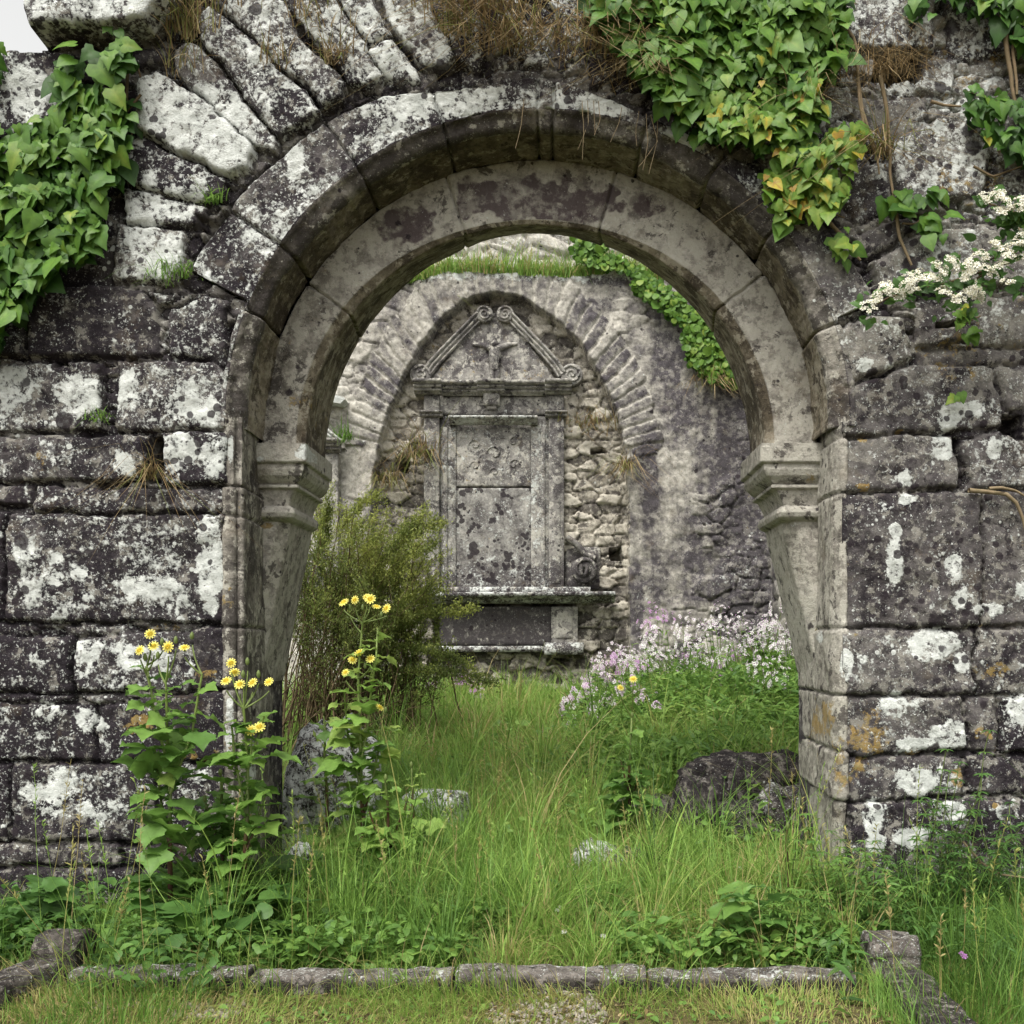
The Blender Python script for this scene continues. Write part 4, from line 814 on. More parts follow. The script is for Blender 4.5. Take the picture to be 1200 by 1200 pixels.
# ================================================================== kerb of the grave plot and loose stones
def stone_attrs(w, d=0., o=.1, m=0., s=1):
    def f(V):
        return {'white': w+.28*fbm(V[:, 0]*6, V[:, 1]*6, V[:, 2]*6, o=3, seed=320+s), 'dark': np.full(len(V), d), 'ochre': np.full(len(V), o), 'moss': m+.25*sst(.02, -.03, V[:, 2]-gz(V[:, 0], V[:, 1])-.03), 'purple': np.zeros(len(V))}
    return f
def bar(mb, a, b, w, hh, z0=-.05, seed=1, bev=.014, top=None):
    """a rough squared stone laid from a to b (ground points), w wide and hh high"""
    a = np.asarray(a, float); b = np.asarray(b, float); L = np.linalg.norm(b-a); d = (b-a)/L; nrm = np.array([-d[1], d[0]])
    n = max(8, int(L/.012))
    prof = [(-w/2, z0), (-w/2, hh-bev), (-w/2+bev*.4, hh-bev*.3), (-w/2+bev, hh), (w/2-bev, hh), (w/2-bev*.4, hh-bev*.3), (w/2, hh-bev), (w/2, z0)]
    if top: prof = [(x*w, z) for x, z in top]
    pr = resample(prof, .012); s = np.linspace(0, L, n); G = np.zeros((n+2, len(pr), 3))
    for i, u in enumerate(np.concatenate([[0], s, [L]])):
        k = .75 if i in (0, n+1) else 1.0
        c = a+d*np.clip(u, 0 if i == 0 else .004, L)
        G[i, :, 0] = c[0]+nrm[0]*pr[:, 0]*k; G[i, :, 1] = c[1]+nrm[1]*pr[:, 0]*k; G[i, :, 2] = np.where(pr[:, 1] > 0, pr[:, 1]*(.9 if k < 1 else 1), pr[:, 1])
    G += (.009*fbm(G[..., 0]*18, G[..., 1]*18, G[..., 2]*18, o=5, seed=seed))[..., None]*np.array([.6, 1, 1])
    G[..., 2] += .006*fbm(G[..., 0]*3, G[..., 1]*3, o=2, seed=seed+3)
    mb.add(G.reshape(-1, 3), grid_faces(n+2, len(pr)))
    for j in (0, -1):
        c = G[j].mean(0); k = len(pr); mb.add(np.concatenate([G[j], c[None]]), np.array([[i, i+1, k] for i in range(k-1)]))
kerb = empty('grave_kerb', (-.2, 2.82, 0), 'low weathered stone kerb edging the overgrown grave plot, with a stubby post at each corner', 'grave kerb')
mb = MB()
xs = [-1.36, -.86, -.30, .23, .80]
for i in range(4): bar(mb, (xs[i]+.004, 2.83+.004*(-1)**i), (xs[i+1]-.004, 2.83+.006*(-1)**i), .095, .050+.003*(-1)**i, seed=330+i)
adopt(mb.build('rail', M['kerb'], None, True, (lambda V: {'white': .0+.42*sst(.030, .048, V[:, 2])+.25*fbm(V[:, 0]*9, V[:, 1]*9, V[:, 2]*9, o=3, seed=329), 'dark': .18-.34*sst(.030, .048, V[:, 2]), 'ochre': np.full(len(V), .15), 'moss': .32*sst(.03, .0, V[:, 2]), 'purple': np.zeros(len(V))})), kerb)
for a, b in (((-1.44, 2.86), (-1.72, 2.20)), ((.93, 2.80), (.90, 2.20))):
    mb = MB(); bar(mb, a, b, .12, .07, seed=340); adopt(mb.build('rail', M['kerb'], None, True, stone_attrs(.18, .12, .1, .05)), kerb)
for px, pym, Y, w in ((75, 1092, 2.93, .13), (1042, 1096, 2.92, .135)):
    x = (px-VX)*Y/FP; hh = H+(VY-pym)*Y/FP
    mb = MB(); bar(mb, (x-w/2, Y), (x+w/2, Y), w, hh, top=[(-.5, -.05), (-.5, hh-.045), (-.53, hh-.04), (-.53, hh-.028), (-.3, hh), (.3, hh), (.53, hh-.028), (.53, hh-.04), (.5, hh-.045), (.5, -.05)], seed=350)
    adopt(mb.build('post', M['kerb'], None, True, stone_attrs(.15 if px < 500 else .38, .12 if px < 500 else -.15, .1)), kerb)

def rock(name, label, c, dims, seed, w=.3, rot=0., lean=(0, 0), power=.55, amp=.10, d=0., mat='rock'):
    u = np.linspace(-math.pi/2, math.pi/2, 44); v = np.linspace(0, 2*math.pi, 72, endpoint=False); u, v = np.meshgrid(u, v, indexing='ij')
    sp = lambda a: np.sign(a)*np.abs(a)**power
    X = sp(np.cos(u))*sp(np.cos(v)); Y = sp(np.cos(u))*sp(np.sin(v)); Z = sp(np.sin(u))
    k = 1+amp*2*fbm(X*1.6+seed, Y*1.6, Z*1.6, o=3, seed=seed)+amp*.7*fbm(X*6, Y*6, Z*6, o=4, seed=seed+1)
    X, Y, Z = X*k*dims[0]/2, Y*k*dims[1]/2, Z*k*dims[2]/2
    X = X+lean[0]*Z; Y = Y+lean[1]*Z
    cr, sr = math.cos(rot), math.sin(rot); X, Y = X*cr-Y*sr, X*sr+Y*cr
    V = np.stack([X+c[0], Y+c[1], Z+c[2]], -1).reshape(-1, 3)
    mb = MB(); mb.add(V, grid_faces(44, 72, wrap=True)); o = mb.build(name, M[mat], None, True, stone_attrs(w, d, .05, .02, seed), c)
    return tag(o, label, 'stone')
def onz(px, Y): x = (px-VX)*Y/FP; return x, Y, float(gz(x, Y))
x, y, z = onz(386, 4.55); rock('boulder', 'tall lichen-whitened boulder leaning beside the left jamb', (x, y, z+.17), (.40, .34, .72), 401, .66, .2, (.10, .1), .72, .15, .0)
x, y, z = onz(430, 4.75); rock('boulder', 'pale whitish stone behind the red-stemmed yellow-flowered plant', (x, y, z+.15), (.14, .2, .62), 402, .95, .1, (0, 0), .7)
x, y, z = onz(512, 4.72); rock('stone_block', 'flat-topped white-edged stone block in the grass', (x, y, z+.08), (.30, .22, .30), 403, .72, -.2, (0, 0), .42, .05)
x, y, z = onz(338, 3.62); rock('stone', 'small whitish stone low at the foot of the left jamb', (x+.02, y, z+.10), (.10, .13, .28), 404, .62, .1, (.25, 0), .8)
x, y, z = onz(700, 4.05); rock('stone', 'grey lichened stone half sunk in the grass at the middle', (x, y, z+.045), (.22, .2, .20), 405, .55, .5, (0, 0), .8, .16)
x, y, z = onz(740, 4.12); rock('stone', 'dark low stone right of the sunken grey one', (x, y, z+.02), (.16, .16, .17), 406, .10, .3, (0, 0), .8, .14)
x, y, z = onz(915, 4.75); rock('stone', 'speckled dark stone at the foot of the right jamb', (x, y, z+.06), (.26, .26, .30), 407, .40, .3, (0, 0), .7, .14)
x, y, z = onz(760, 4.95); rock('stone', 'long dark mossy stone beside the tall red stem', (x, y, z+.02), (.34, .2, .22), 408, .1, .1, (0, 0), .7, .14)
x, y, z = onz(872, 5.15); rock('stone_slab', 'long dark slab with a mossy brow behind the right jamb', (x, y, z+.11), (.62, .30, .32), 411, .14, -.12, (.1, .15), .62, .17, .1)
x, y, z = onz(818, 4.85); rock('stone', 'dark block tilted in front of the long mossy slab', (x, y, z+.08), (.25, .24, .30), 413, .12, .35, (.25, 0), .6, .13, .1)
x, y, z = onz(868, 4.75); rock('stone', 'flat dark stone lying under the long mossy slab', (x, y, z+.04), (.26, .24, .22), 414, .22, -.3, (0, 0), .65, .13, .1)

# ================================================================== plants: materials and builders
def leaf_mat(name, ramp, trans=.32, rough=.5, spec=.35, vein=None):
    t = NT(name); a = t.attr('tint')
    cr = t.n('ShaderNodeValToRGB'); t.put(cr.inputs[0], a); el = cr.color_ramp.elements
    for i, (p, c) in enumerate(ramp):
        e = el[i] if i < 2 else el.new(p)
        e.position = p; e.color = (*c, 1)
    c = cr.outputs[0]
    nz = t.noise(38, 4, .6); c = t.mix(t.mr(nz, .35, .7, 0, .35), c, (.03, .05, .012))
    br = t.n('ShaderNodeHueSaturation'); br.inputs['Value'].default_value = 1.5; t.put(br.inputs['Color'], c)
    return t.pbr(c, rough, None, spec=spec, trans=trans, tcol=br.outputs[0])
M['ivy'] = leaf_mat('ivy_leaf', [(0, (.014, .040, .010)), (.35, (.045, .120, .018)), (.65, (.115, .225, .030)), (.85, (.23, .30, .05)), (.95, (.44, .36, .04)), (1, (.34, .20, .04))], .26, .5, .25)
M['leaf'] = leaf_mat('herb_leaf', [(0, (.022, .055, .018)), (.4, (.080, .175, .040)), (.8, (.18, .31, .065)), (1, (.31, .41, .10))], .34, .5, .3)
M['grass'] = leaf_mat('grass_blade', [(0, (.034, .080, .018)), (.4, (.130, .250, .045)), (.75, (.26, .40, .085)), (.9, (.36, .32, .12)), (1, (.42, .34, .17))], .36, .55, .25)
M['dry'] = leaf_mat('dry_grass_blade', [(0, (.055, .036, .022)), (.5, (.24, .165, .085)), (.85, (.40, .31, .18)), (1, (.16, .18, .05))], .25, .8, .1)
M['bush'] = leaf_mat('heath_leaf', [(0, (.05, .065, .018)), (.5, (.135, .175, .045)), (1, (.36, .39, .10))], .3, .6, .2)
M['stem'] = leaf_mat('stem_skin', [(0, (.055, .018, .018)), (.35, (.085, .035, .022)), (.6, (.09, .12, .035)), (1, (.20, .27, .07))], .05, .5, .3)
M['wood'] = leaf_mat('vine_bark', [(0, (.05, .035, .022)), (.5, (.15, .105, .065)), (1, (.26, .20, .13))], .0, .9, .1)
M['yellow'] = leaf_mat('yellow_petal', [(0, (.72, .54, .05)), (1, (.86, .79, .22))], .3, .6, .1)
M['petal'] = leaf_mat('pale_petal', [(0, (.46, .19, .50)), (.3, (.58, .36, .60)), (.6, (.72, .60, .72)), (.8, (.82, .81, .80))], .3, .6, .1)
M['may'] = leaf_mat('cream_petal', [(0, (.50, .46, .28)), (.3, (.74, .71, .58)), (1, (.82, .80, .72))], .25, .6, .1)

def blades(N, pos, h, w, az, lean, tint, lv=(0, .28, .55, .8, 1.0), curl=None, rs=None):
    """N grass blades as bent tapering strips"""
    lv = np.array(lv); k = len(lv)
    dx = np.stack([np.cos(az), np.sin(az), np.zeros(N)], -1)
    wa = az+math.pi/2+rng.normal(0, .5, N); wd = np.stack([np.cos(wa), np.sin(wa), np.zeros(N)], -1)
    Vs = []
    for u in lv:
        hz = lean*u**1.9; vz = u*np.sqrt(np.clip(1-.55*(lean*u)**2, .02, 1)) - np.clip(lean-.75, 0, 9)*u**2.6*.9
        c = pos+dx*(h*hz)[:, None]+np.array([0, 0, 1.])*(h*vz)[:, None]
        ww = (w*.5*(1-u**1.7*.94))[:, None]*wd
        Vs += [c-ww, c+ww]
    V = np.stack(Vs, 1)
    F = np.array([[2*i, 2*i+1, 2*i+3, 2*i+2] for i in range(k-1)])
    F = (F[None]+(np.arange(N)*2*k)[:, None, None]).reshape(-1, 4)
    tt = (tint[:, None]+.14*(np.repeat(lv, 2)[None]-.4)).clip(0, 1)
    return V.reshape(-1, 3), F, tt.ravel()

def leaf_grid(outline, n=13, m=5, fold=.25, arch=.5, wave=.0, teeth=0.):
    """a leaf lying along +y from the origin: outline is half-width at length t (units of leaf length)"""
    t = np.linspace(0, 1, n); o = np.array(outline); w = np.interp(t, o[:, 0], o[:, 1])
    w = w*(1+teeth*np.where(np.arange(n) % 2 == 0, 1, -1))
    s = np.linspace(-1, 1, m); X = w[:, None]*s[None]; Yv = np.repeat(t[:, None], m, 1)+.0*X
    a = arch*t; y = np.cumsum(np.concatenate([[0], np.cos(a[1:])*np.diff(t)])); z = -np.cumsum(np.concatenate([[0], np.sin(a[1:])*np.diff(t)]))
    Z = z[:, None]+fold*np.abs(X)+wave*np.sin(t*16)[:, None]*np.abs(s)[None]**2*.06
    return np.stack([X, np.repeat(y[:, None], m, 1), Z], -1).reshape(-1, 3), grid_faces(n, m)
SOW = [leaf_grid([(0,.02),(.04,.20),(.10,.06),(.22,.07),(.30,.22),(.38,.10),(.46,.26),(.53,.16),(.60,.36),(.72,.36),(.84,.24),(.94,.09),(1,.0)], 27, 5, .22, a, 1.0, .05) for a in (.5, .95, 1.35)]
OVATE = leaf_grid([(0,.02),(.12,.16),(.4,.30),(.7,.22),(1,.0)], 7, 3, .3, .7)
LANCE = leaf_grid([(0,.02),(.2,.10),(.5,.12),(.8,.06),(1,0)], 6, 3, .3, .8)
ROUND = leaf_grid([(0,.05),(.15,.38),(.5,.55),(.85,.36),(1,0)], 6, 3, .2, .5)
ip = [(0,.03),(.22,-.12),(.44,.02),(.46,.22),(.35,.36),(.33,.52),(.17,.72),(0,1.0)]
def ivy_leaf(hp, curl):
    o = np.array(hp+[(-x, y) for x, y in hp[-2:0:-1]]); k = len(o); c = np.array([0, .28]); zf = lambda q: .16*np.abs(q[:, 0])-.30*q[:, 0]**2-curl*np.maximum(q[:, 1]-.2, 0)**2
    rings = np.concatenate([c[None], c+(o-c)*.38, c+(o-c)*.74, o]); V = np.concatenate([rings, zf(rings)[:, None]], 1); r_ = np.arange(k); n_ = (r_+1) % k
    dt = np.concatenate([[.13], np.where(np.abs(o[:, 0]) < .02, .12, np.where(r_ % 2 == 0, .04, -.02)), np.where(np.abs(o[:, 0]) < .02, .08, np.where(r_ % 2 == 0, .03, -.03)), np.full(k, -.05)])
    return V, [np.stack([0*r_, 1+r_, 1+n_], -1), np.concatenate([np.stack([1+r_+j*k, 1+k+r_+j*k, 1+k+n_+j*k, 1+n_+j*k], -1) for j in (0, 1)])], dt
IVS = [ivy_leaf(ip, .35), ivy_leaf([(0,.02),(.26,-.13),(.50,.06),(.44,.20),(.34,.30),(.36,.46),(.22,.62),(0,.98)], .55), ivy_leaf([(0,.0),(.24,-.08),(.42,.10),(.44,.28),(.36,.50),(.20,.76),(0,1.05)], .2)]
IV, IVF = IVS[0][0], None

def leaves(T_, F_, pos, dirs, size, tint, roll=.5, up=(0, 0, 1)):
    """leaves pointing along dirs with their upper sides to the sky"""
    N = len(pos); dirs = dirs/(np.linalg.norm(dirs, axis=1, keepdims=True)+1e-9)
    nrm = np.asarray(up, float)+rng.normal(0, roll*.5, (N, 3)); x = np.cross(dirs, nrm); x /= np.linalg.norm(x, axis=1, keepdims=True)+1e-9
    z = np.cross(x, dirs); Rm = np.stack([x, dirs, z], -1)
    return inst(T_, F_ if isinstance(F_, list) else [F_], pos, Rm, size, tint)

# ================================================================== ivy, drapes on the wall
def poly_pts(poly, n):
    a = np.array(poly, float); lo, hi = a.min(0), a.max(0); out = np.zeros((0, 2))
    while len(out) < n:
        q = rng.uniform(lo, hi, (n*2, 2)); q = q[poly_sd(q[:, 0], q[:, 1], poly) > 0]; out = np.concatenate([out, q])
    return out[:n]
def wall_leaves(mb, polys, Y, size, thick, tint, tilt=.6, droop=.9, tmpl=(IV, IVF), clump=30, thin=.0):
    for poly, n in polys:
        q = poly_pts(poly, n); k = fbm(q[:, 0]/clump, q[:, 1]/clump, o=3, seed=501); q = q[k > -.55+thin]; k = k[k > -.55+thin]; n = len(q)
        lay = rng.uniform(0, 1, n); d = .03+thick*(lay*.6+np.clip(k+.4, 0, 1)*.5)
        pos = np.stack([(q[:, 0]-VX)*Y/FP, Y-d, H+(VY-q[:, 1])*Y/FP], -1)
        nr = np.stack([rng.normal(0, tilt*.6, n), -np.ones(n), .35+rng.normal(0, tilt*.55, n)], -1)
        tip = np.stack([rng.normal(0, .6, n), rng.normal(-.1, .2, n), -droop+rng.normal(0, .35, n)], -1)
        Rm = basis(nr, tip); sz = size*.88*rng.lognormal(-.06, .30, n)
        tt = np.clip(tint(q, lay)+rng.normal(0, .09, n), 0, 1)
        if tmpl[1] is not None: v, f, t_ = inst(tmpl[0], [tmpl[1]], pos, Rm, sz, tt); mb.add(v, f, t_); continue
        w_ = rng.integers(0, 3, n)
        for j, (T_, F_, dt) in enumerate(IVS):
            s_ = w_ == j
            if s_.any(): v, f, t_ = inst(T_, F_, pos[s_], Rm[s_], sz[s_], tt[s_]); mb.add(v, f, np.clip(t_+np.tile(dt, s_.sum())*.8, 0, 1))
def vine(mb, pts, Y, d=.03, r=.006, tint=.5):
    p = np.array([P(x, y, Y-d+rng.normal(0, .008)) for x, y in pts]); p = resample(p, .02)
    p = p+np.stack([.008*fbm(p[:, 2]*9, p[:, 0]*9, k, o=3, seed=510) for k in (1., 2., 3.)], -1)*np.array([1, .6, 1])
    mb.add(*tube(p, np.linspace(r, r*.55, len(p)), 6), tint)
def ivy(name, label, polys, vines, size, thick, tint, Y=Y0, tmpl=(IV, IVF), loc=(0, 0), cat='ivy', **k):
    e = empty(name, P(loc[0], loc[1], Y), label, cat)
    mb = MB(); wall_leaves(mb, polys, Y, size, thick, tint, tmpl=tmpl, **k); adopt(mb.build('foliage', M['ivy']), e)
    if vines:
        mb = MB()
        for v in vines: vine(mb, v[0], Y, v[1], v[2], v[3])
        adopt(mb.build('stem', M['wood']), e)
    return e
ivy('ivy', 'dark green ivy hanging over the left end of the wall', [([(-40,160),(30,168),(80,150),(100,110),(140,120),(165,140),(155,190),(140,240),(125,290),(85,330),(55,350),(25,385),(12,412),(-40,420)], 1400), ([(70,100),(90,80),(150,70),(165,100),(158,160),(90,165)], 75), ([(138,40),(160,55),(170,90),(160,120),(142,90)], 26), ([(-40,60),(25,70),(20,95),(-40,110)], 20)],
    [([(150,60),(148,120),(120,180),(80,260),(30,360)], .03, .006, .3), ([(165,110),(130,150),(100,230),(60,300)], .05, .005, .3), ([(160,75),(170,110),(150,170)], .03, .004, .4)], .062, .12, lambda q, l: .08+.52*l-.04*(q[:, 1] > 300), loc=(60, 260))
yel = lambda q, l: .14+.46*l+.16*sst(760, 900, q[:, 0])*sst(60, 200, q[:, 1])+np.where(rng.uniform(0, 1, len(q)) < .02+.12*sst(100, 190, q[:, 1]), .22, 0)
ivy('ivy', 'thick ivy with yellowing leaves cascading over the arch on the right', [([(680,-60),(960,-60),(985,20),(985,85),(950,110),(960,140),(930,175),(905,185),(900,160),(850,180),(820,175),(790,150),(770,130),(740,100),(718,60),(690,40)], 3300), ([(840,160),(935,160),(965,200),(925,215),(880,190)], 110), ([(740,60),(800,80),(860,150),(830,165),(790,140),(750,95)], 130)],
    [([(955,-20),(1000,45),(1005,70),(1008,120),(1015,165)], .05, .009, .8), ([(1032,88),(1040,140),(1043,180),(1046,235)], .05, .008, .8), ([(1004,70),(1011,130),(1022,170),(1030,205)], .06, .006, .9), ([(990,40),(960,80),(930,120)], .04, .006, .6)], .053, .13, yel, loc=(850, 80))
ivy('ivy', 'loose pale ivy sprays with large yellow leaves low beside the arch', [([(890,210),(930,215),(985,215),(1000,180),(1010,160),(985,160),(965,165),(985,240),(970,262),(945,260),(915,270),(890,250)], 190), ([(925,170),(965,180),(960,205),(935,205)], 14), ([(965,272),(990,275),(1008,305),(990,318),(970,300)], 10)],
    [([(965,250),(985,275),(1000,295),(1010,305)], .04, .008, .6), ([(930,222),(960,240),(990,255)], .04, .004, .5)], .056, .09, lambda q, l: .55+.2*l+np.where(rng.uniform(0, 1, len(q)) < .3, .18, 0), loc=(950, 220))
ivy('ivy', 'small glossy ivy sprig with broad leaves on a bare stem', [([(1030,235),(1060,226),(1095,232),(1105,262),(1085,275),(1100,290),(1078,288),(1058,268),(1030,268)], 38)], [([(1046,232),(1050,255),(1056,280),(1068,310)], .04, .008, .8), ([(1058,262),(1072,262),(1090,250)], .05, .004, .5)], .070, .08, lambda q, l: .38+.12*l, loc=(1062, 260), clump=400)
ivy('ivy', 'shaded ivy hanging from the top right end of the wall', [([(1085,-60),(1260,-60),(1260,120),(1190,60),(1160,70),(1150,30),(1110,20),(1085,10)], 480), ([(1055,-30),(1090,-10),(1088,45),(1070,50),(1052,20)], 22), ([(1120,110),(1150,120),(1260,130),(1260,260),(1190,200),(1150,180),(1125,150)], 210)],
    [([(1178,20),(1180,60),(1185,100),(1195,135)], .06, .010, .7), ([(1190,20),(1186,60),(1192,110)], .07, .008, .6), ([(1140,195),(1165,205),(1200,195)], .04, .005, .5), ([(1090,118),(1105,122),(1125,123)], .05, .006, .7)], .054, .10, lambda q, l: .12+.34*l+np.where(rng.uniform(0, 1, len(q)) < .04, .4, 0), loc=(1160, 60))
ivy('ivy', 'few small ivy leaves on the crumbling stone beneath the white blossom', [([(1105,360),(1135,362),(1140,400),(1125,405),(1110,385)], 14), ([(1110,460),(1120,455),(1122,480),(1112,482)], 3)], [([(1150,372),(1130,380),(1118,395)], .03, .003, .6)], .045, .05, lambda q, l: .62+.1*l, loc=(1122, 385), clump=400)
ivy('creeper', 'bare pale creeper root lying along the right wall joint', [([(1195,560),(1215,560),(1215,575),(1195,575)], 4)], [([(1135,574),(1160,577),(1180,580),(1192,590),(1200,612),(1205,640)], .03, .009, .95), ([(1160,573),(1175,572),(1192,576),(1205,583)], .04, .007, .9)], .05, .04, lambda q, l: .4+.1*l, loc=(1170, 580), cat='creeper', clump=400)
ivy('ivy', 'bright small-leaved ivy spilling down the far wall under the arch', [([(668,282),(700,285),(740,315),(775,335),(800,355),(835,385),(870,420),(890,450),(890,463),(855,456),(830,448),(802,425),(795,385),(760,358),(738,342),(740,322),(700,318),(672,305)], 1700)], [([(740,320),(790,370),(830,430)], .05, .01, .4)], .056, .16, lambda q, l: .38+.26*l, YB, ROUND, (790, 370))

# ================================================================== hawthorn in flower on the right
fp = []
for k in range(5):
    a = k*2*math.pi/5; c, s = math.cos(a), math.sin(a); fp += [(c*.25-s*.12, s*.25+c*.12, 0), (c*.9-s*.38, s*.9+c*.38, .12), (c*1.0+s*.38, s*1.0-c*.38, .12), (c*.25+s*.12, s*.25-c*.12, 0)]
F5 = np.array(fp); F5F = np.array([[4*k, 4*k+1, 4*k+2, 4*k+3] for k in range(5)])
def blossom(c, r, n, fr, nrm=(0, -.8, .7), tint=(.5, 1.), mat='may', name='blossom'):
    nrm = np.asarray(nrm, float)+rng.normal(0, .25, 3); nrm /= np.linalg.norm(nrm)
    d = rng.normal(size=(n, 3)); d /= np.linalg.norm(d, axis=1)[:, None]; d = d*rng.uniform(.3, 1, n)[:, None]**.6
    d = d-nrm*((d@nrm)*.65)[:, None]; pos = np.asarray(c)+d*r
    nn = nrm+d*.7+rng.normal(0, .25, (n, 3)); Rm = basis(nn, rng.normal(size=(n, 3)))
    mb = MB(); v, f, t_ = inst(F5, [F5F], pos, Rm, fr*rng.uniform(.75, 1.15, n), rng.uniform(*tint, n)); mb.add(v, f, t_)
    v, f, t_ = inst(np.array(ico)*.22, [np.array(icf)], pos+nn*fr*.10, Rm, fr*np.ones(n), np.zeros(n)); mb.add(v, f, t_)
    return mb
def hawthorn(label, cl, twigs, lp, loc):
    e = empty('hawthorn_branch', P(*loc, 3.55), label, 'hawthorn')
    mb = MB()
    for tw in twigs: vine(mb, tw, 3.58, .0, .005, .4)
    adopt(mb.build('twig', M['wood']), e)
    for x, y, r in cl:
        c = P(x, y, 3.50+rng.normal(0, .03)); adopt(blossom(c, r*S0*.95, int(9+r*.9), .0105).build('blossom', M['may']), e)
    q = np.concatenate([np.repeat(np.array([(x, y+5) for x, y, r in cl], float), 7, 0)+rng.normal(0, 11, (7*len(cl), 2)), poly_pts(lp, 60)])
    n = len(q); pos = np.stack([(q[:, 0]-VX)*3.56/FP, 3.56+rng.normal(0, .03, n), H+(VY-q[:, 1])*3.56/FP], -1)
    mb = MB(); v, f, t_ = leaves(*OVATE, pos, np.stack([rng.normal(0, .8, n), -np.abs(rng.normal(.3, .3, n)), rng.normal(-.1, .5, n)], -1), rng.uniform(.026, .055, n), np.clip(rng.normal(.33, .12, n), 0, .8), 1.1, (0, -.7, .6)); mb.add(v, f, t_)
    adopt(mb.build('foliage', M['leaf']), e)
hawthorn('long flowering hawthorn branch with cream blossom reaching over the right wall', [(1018,358,11),(1028,348,12),(1040,336,12),(1052,343,9),(1062,330,12),(1075,322,12),(1068,340,10),(1092,325,12),(1104,314,13),(1118,307,12),(1128,322,10),(1140,310,12),(1150,300,11),(1130,345,10),(1143,338,11),(1122,350,9),(1160,318,12),(1172,310,10),(1178,295,13),(1190,285,14),(1196,302,12),(1200,275,14),(1148,348,8),(1168,285,9),(1180,330,9),(1105,340,9)],
    [[(1230,290),(1190,305),(1140,322),(1090,335),(1040,350),(1018,362)], [(1230,270),(1190,290),(1150,308)], [(1150,322),(1130,340),(1120,352)]], [(1080,315),(1200,275),(1200,340),(1150,345),(1060,350)], (1130, 325))
hawthorn('short flowering hawthorn sprig at the right edge by a yellow leaf', [(1158,232,10),(1168,228,10),(1180,236,11),(1190,243,10),(1200,238,11),(1175,247,8)], [[(1230,245),(1190,250),(1155,238)]], [(1170,245),(1200,250),(1200,280),(1185,270)], (1180, 240))

# ================================================================== dry grass tufts growing out of the wall
def tuft(label, px, py, Y, d, n, h, w, lean, green=.25, spread=.04, mat='dry', hang=False, base=(0., .95)):
    n = int(n*.6); w *= 1.25; spread *= 1.25
    c = P(px, py, Y); c[1] -= d
    pos = c+np.stack([rng.normal(0, spread, n), rng.normal(0, .015, n), rng.normal(0, spread*.35, n)], -1)
    az = rng.normal(-math.pi/2, 1.15, n); ti = np.clip(rng.normal(.55, .2, n), *base); ti = np.where(rng.uniform(0, 1, n) < green, 1.0, ti)
    v, f, t_ = blades(n, pos, h*rng.lognormal(-.1, .35, n), w*rng.uniform(.6, 1.2, n), az, np.clip(rng.normal(lean, .55, n), .05, 2.4), ti)
    mb = MB(); mb.add(v, f, t_); return tag(mb.build('grass_tuft', M[mat], None, True, None, c), label, 'grass tuft', 'grass tufts rooted in the masonry')
tuft('grey-green grass tuft beside the high projecting block', 222, 48, Y0, .04, 160, .20, .004, .6, .45)
tuft('small dry grass tuft in the joint below the high tuft', 216, 88, Y0, .03, 90, .10, .004, .8, .3)
tuft('dry grass in the joint between two lichened fan slabs', 330, 80, Y0, .03, 90, .09, .0035, .8, .15, .03)
tuft('long dry grass lining the highest fan slab joint', 368, 30, Y0, .03, 130, .10, .0035, .9, .3, .05)
tuft('dry brown grass tuft at the foot of a fan slab', 396, 78, Y0, .03, 120, .11, .0035, 1.0, .2, .03)
tuft('wispy dry grass at the top edge between two slabs', 246, 8, Y0, .03, 90, .12, .004, .6, .2, .05)
tuft('broad straw tuft in front of the slabs over the arch crown', 565, 22, Y0, .06, 420, .24, .004, 1.25, .12, .08)
tuft('drooping straw tuft directly above the arch keystone', 590, 62, Y0, .05, 240, .20, .004, 1.5, .1, .05)
tuft('matted tan grass right of the keystone below the ivy', 700, 62, Y0, .05, 420, .18, .0035, 1.5, .12, .09)
tuft('tan fringe of dead grass under the ivy edge', 755, 98, Y0, .05, 200, .16, .003, 1.7, .05, .05)
tuft('small mossy grass tuft at the arch crown joint', 535, 45, Y0, .03, 120, .12, .004, .9, .5, .03)
tuft('straw tuft hanging from the putlog hole in the left wall', 180, 560, Y0, .03, 110, .16, .003, 1.9, .25, .015)
tuft('grey dead grass tangled below the ivy near the hole', 945, 140, Y0, .05, 120, .18, .003, 1.6, .05, .03)
tuft('tangle of dead rootlets beside the dark hole', 1048, 92, Y0, .04, 130, .13, .0022, 1.5, .0, .06, base=(.1, .6))
tuft('brown dead rootlets hanging along the bare vine', 1018, 100, Y0, .05, 120, .20, .0022, 1.6, .0, .05, base=(.1, .7))
tuft('pale withered shoots hanging from the bare vine', 1026, 190, Y0, .06, 110, .18, .004, 1.8, .3, .03)
tuft('green moss-like tuft in the joint left of the arch', 206, 325, Y0, .02, 130, .06, .004, 1.0, .0, .04, 'grass', base=(.1, .5))
tuft('tiny green tuft in the joint above the arch haunch', 253, 240, Y0, .02, 70, .05, .004, 1.0, .0, .015, 'grass', base=(.1, .5))
tuft('tiny green tuft on a dressed block at mid height', 118, 492, Y0, .02, 70, .04, .004, 1.0, .0, .02, 'grass', base=(.1, .5))
tuft('tawny tuft on the recess rubble left of the tomb', 493, 535, 10.6, .05, 220, .28, .008, 1.5, .4, .08)
tuft('tawny tuft under the square hole left of the tomb', 457, 565, 10.62, .05, 160, .22, .008, 1.5, .3, .08)
tuft('ochre tuft on a stone high right of the tomb', 694, 498, 10.6, .05, 160, .16, .008, 1.2, .3, .10)
tuft('ochre tuft in the recess edge right of the tomb', 733, 548, 10.55, .05, 140, .22, .008, 1.7, .3, .04)
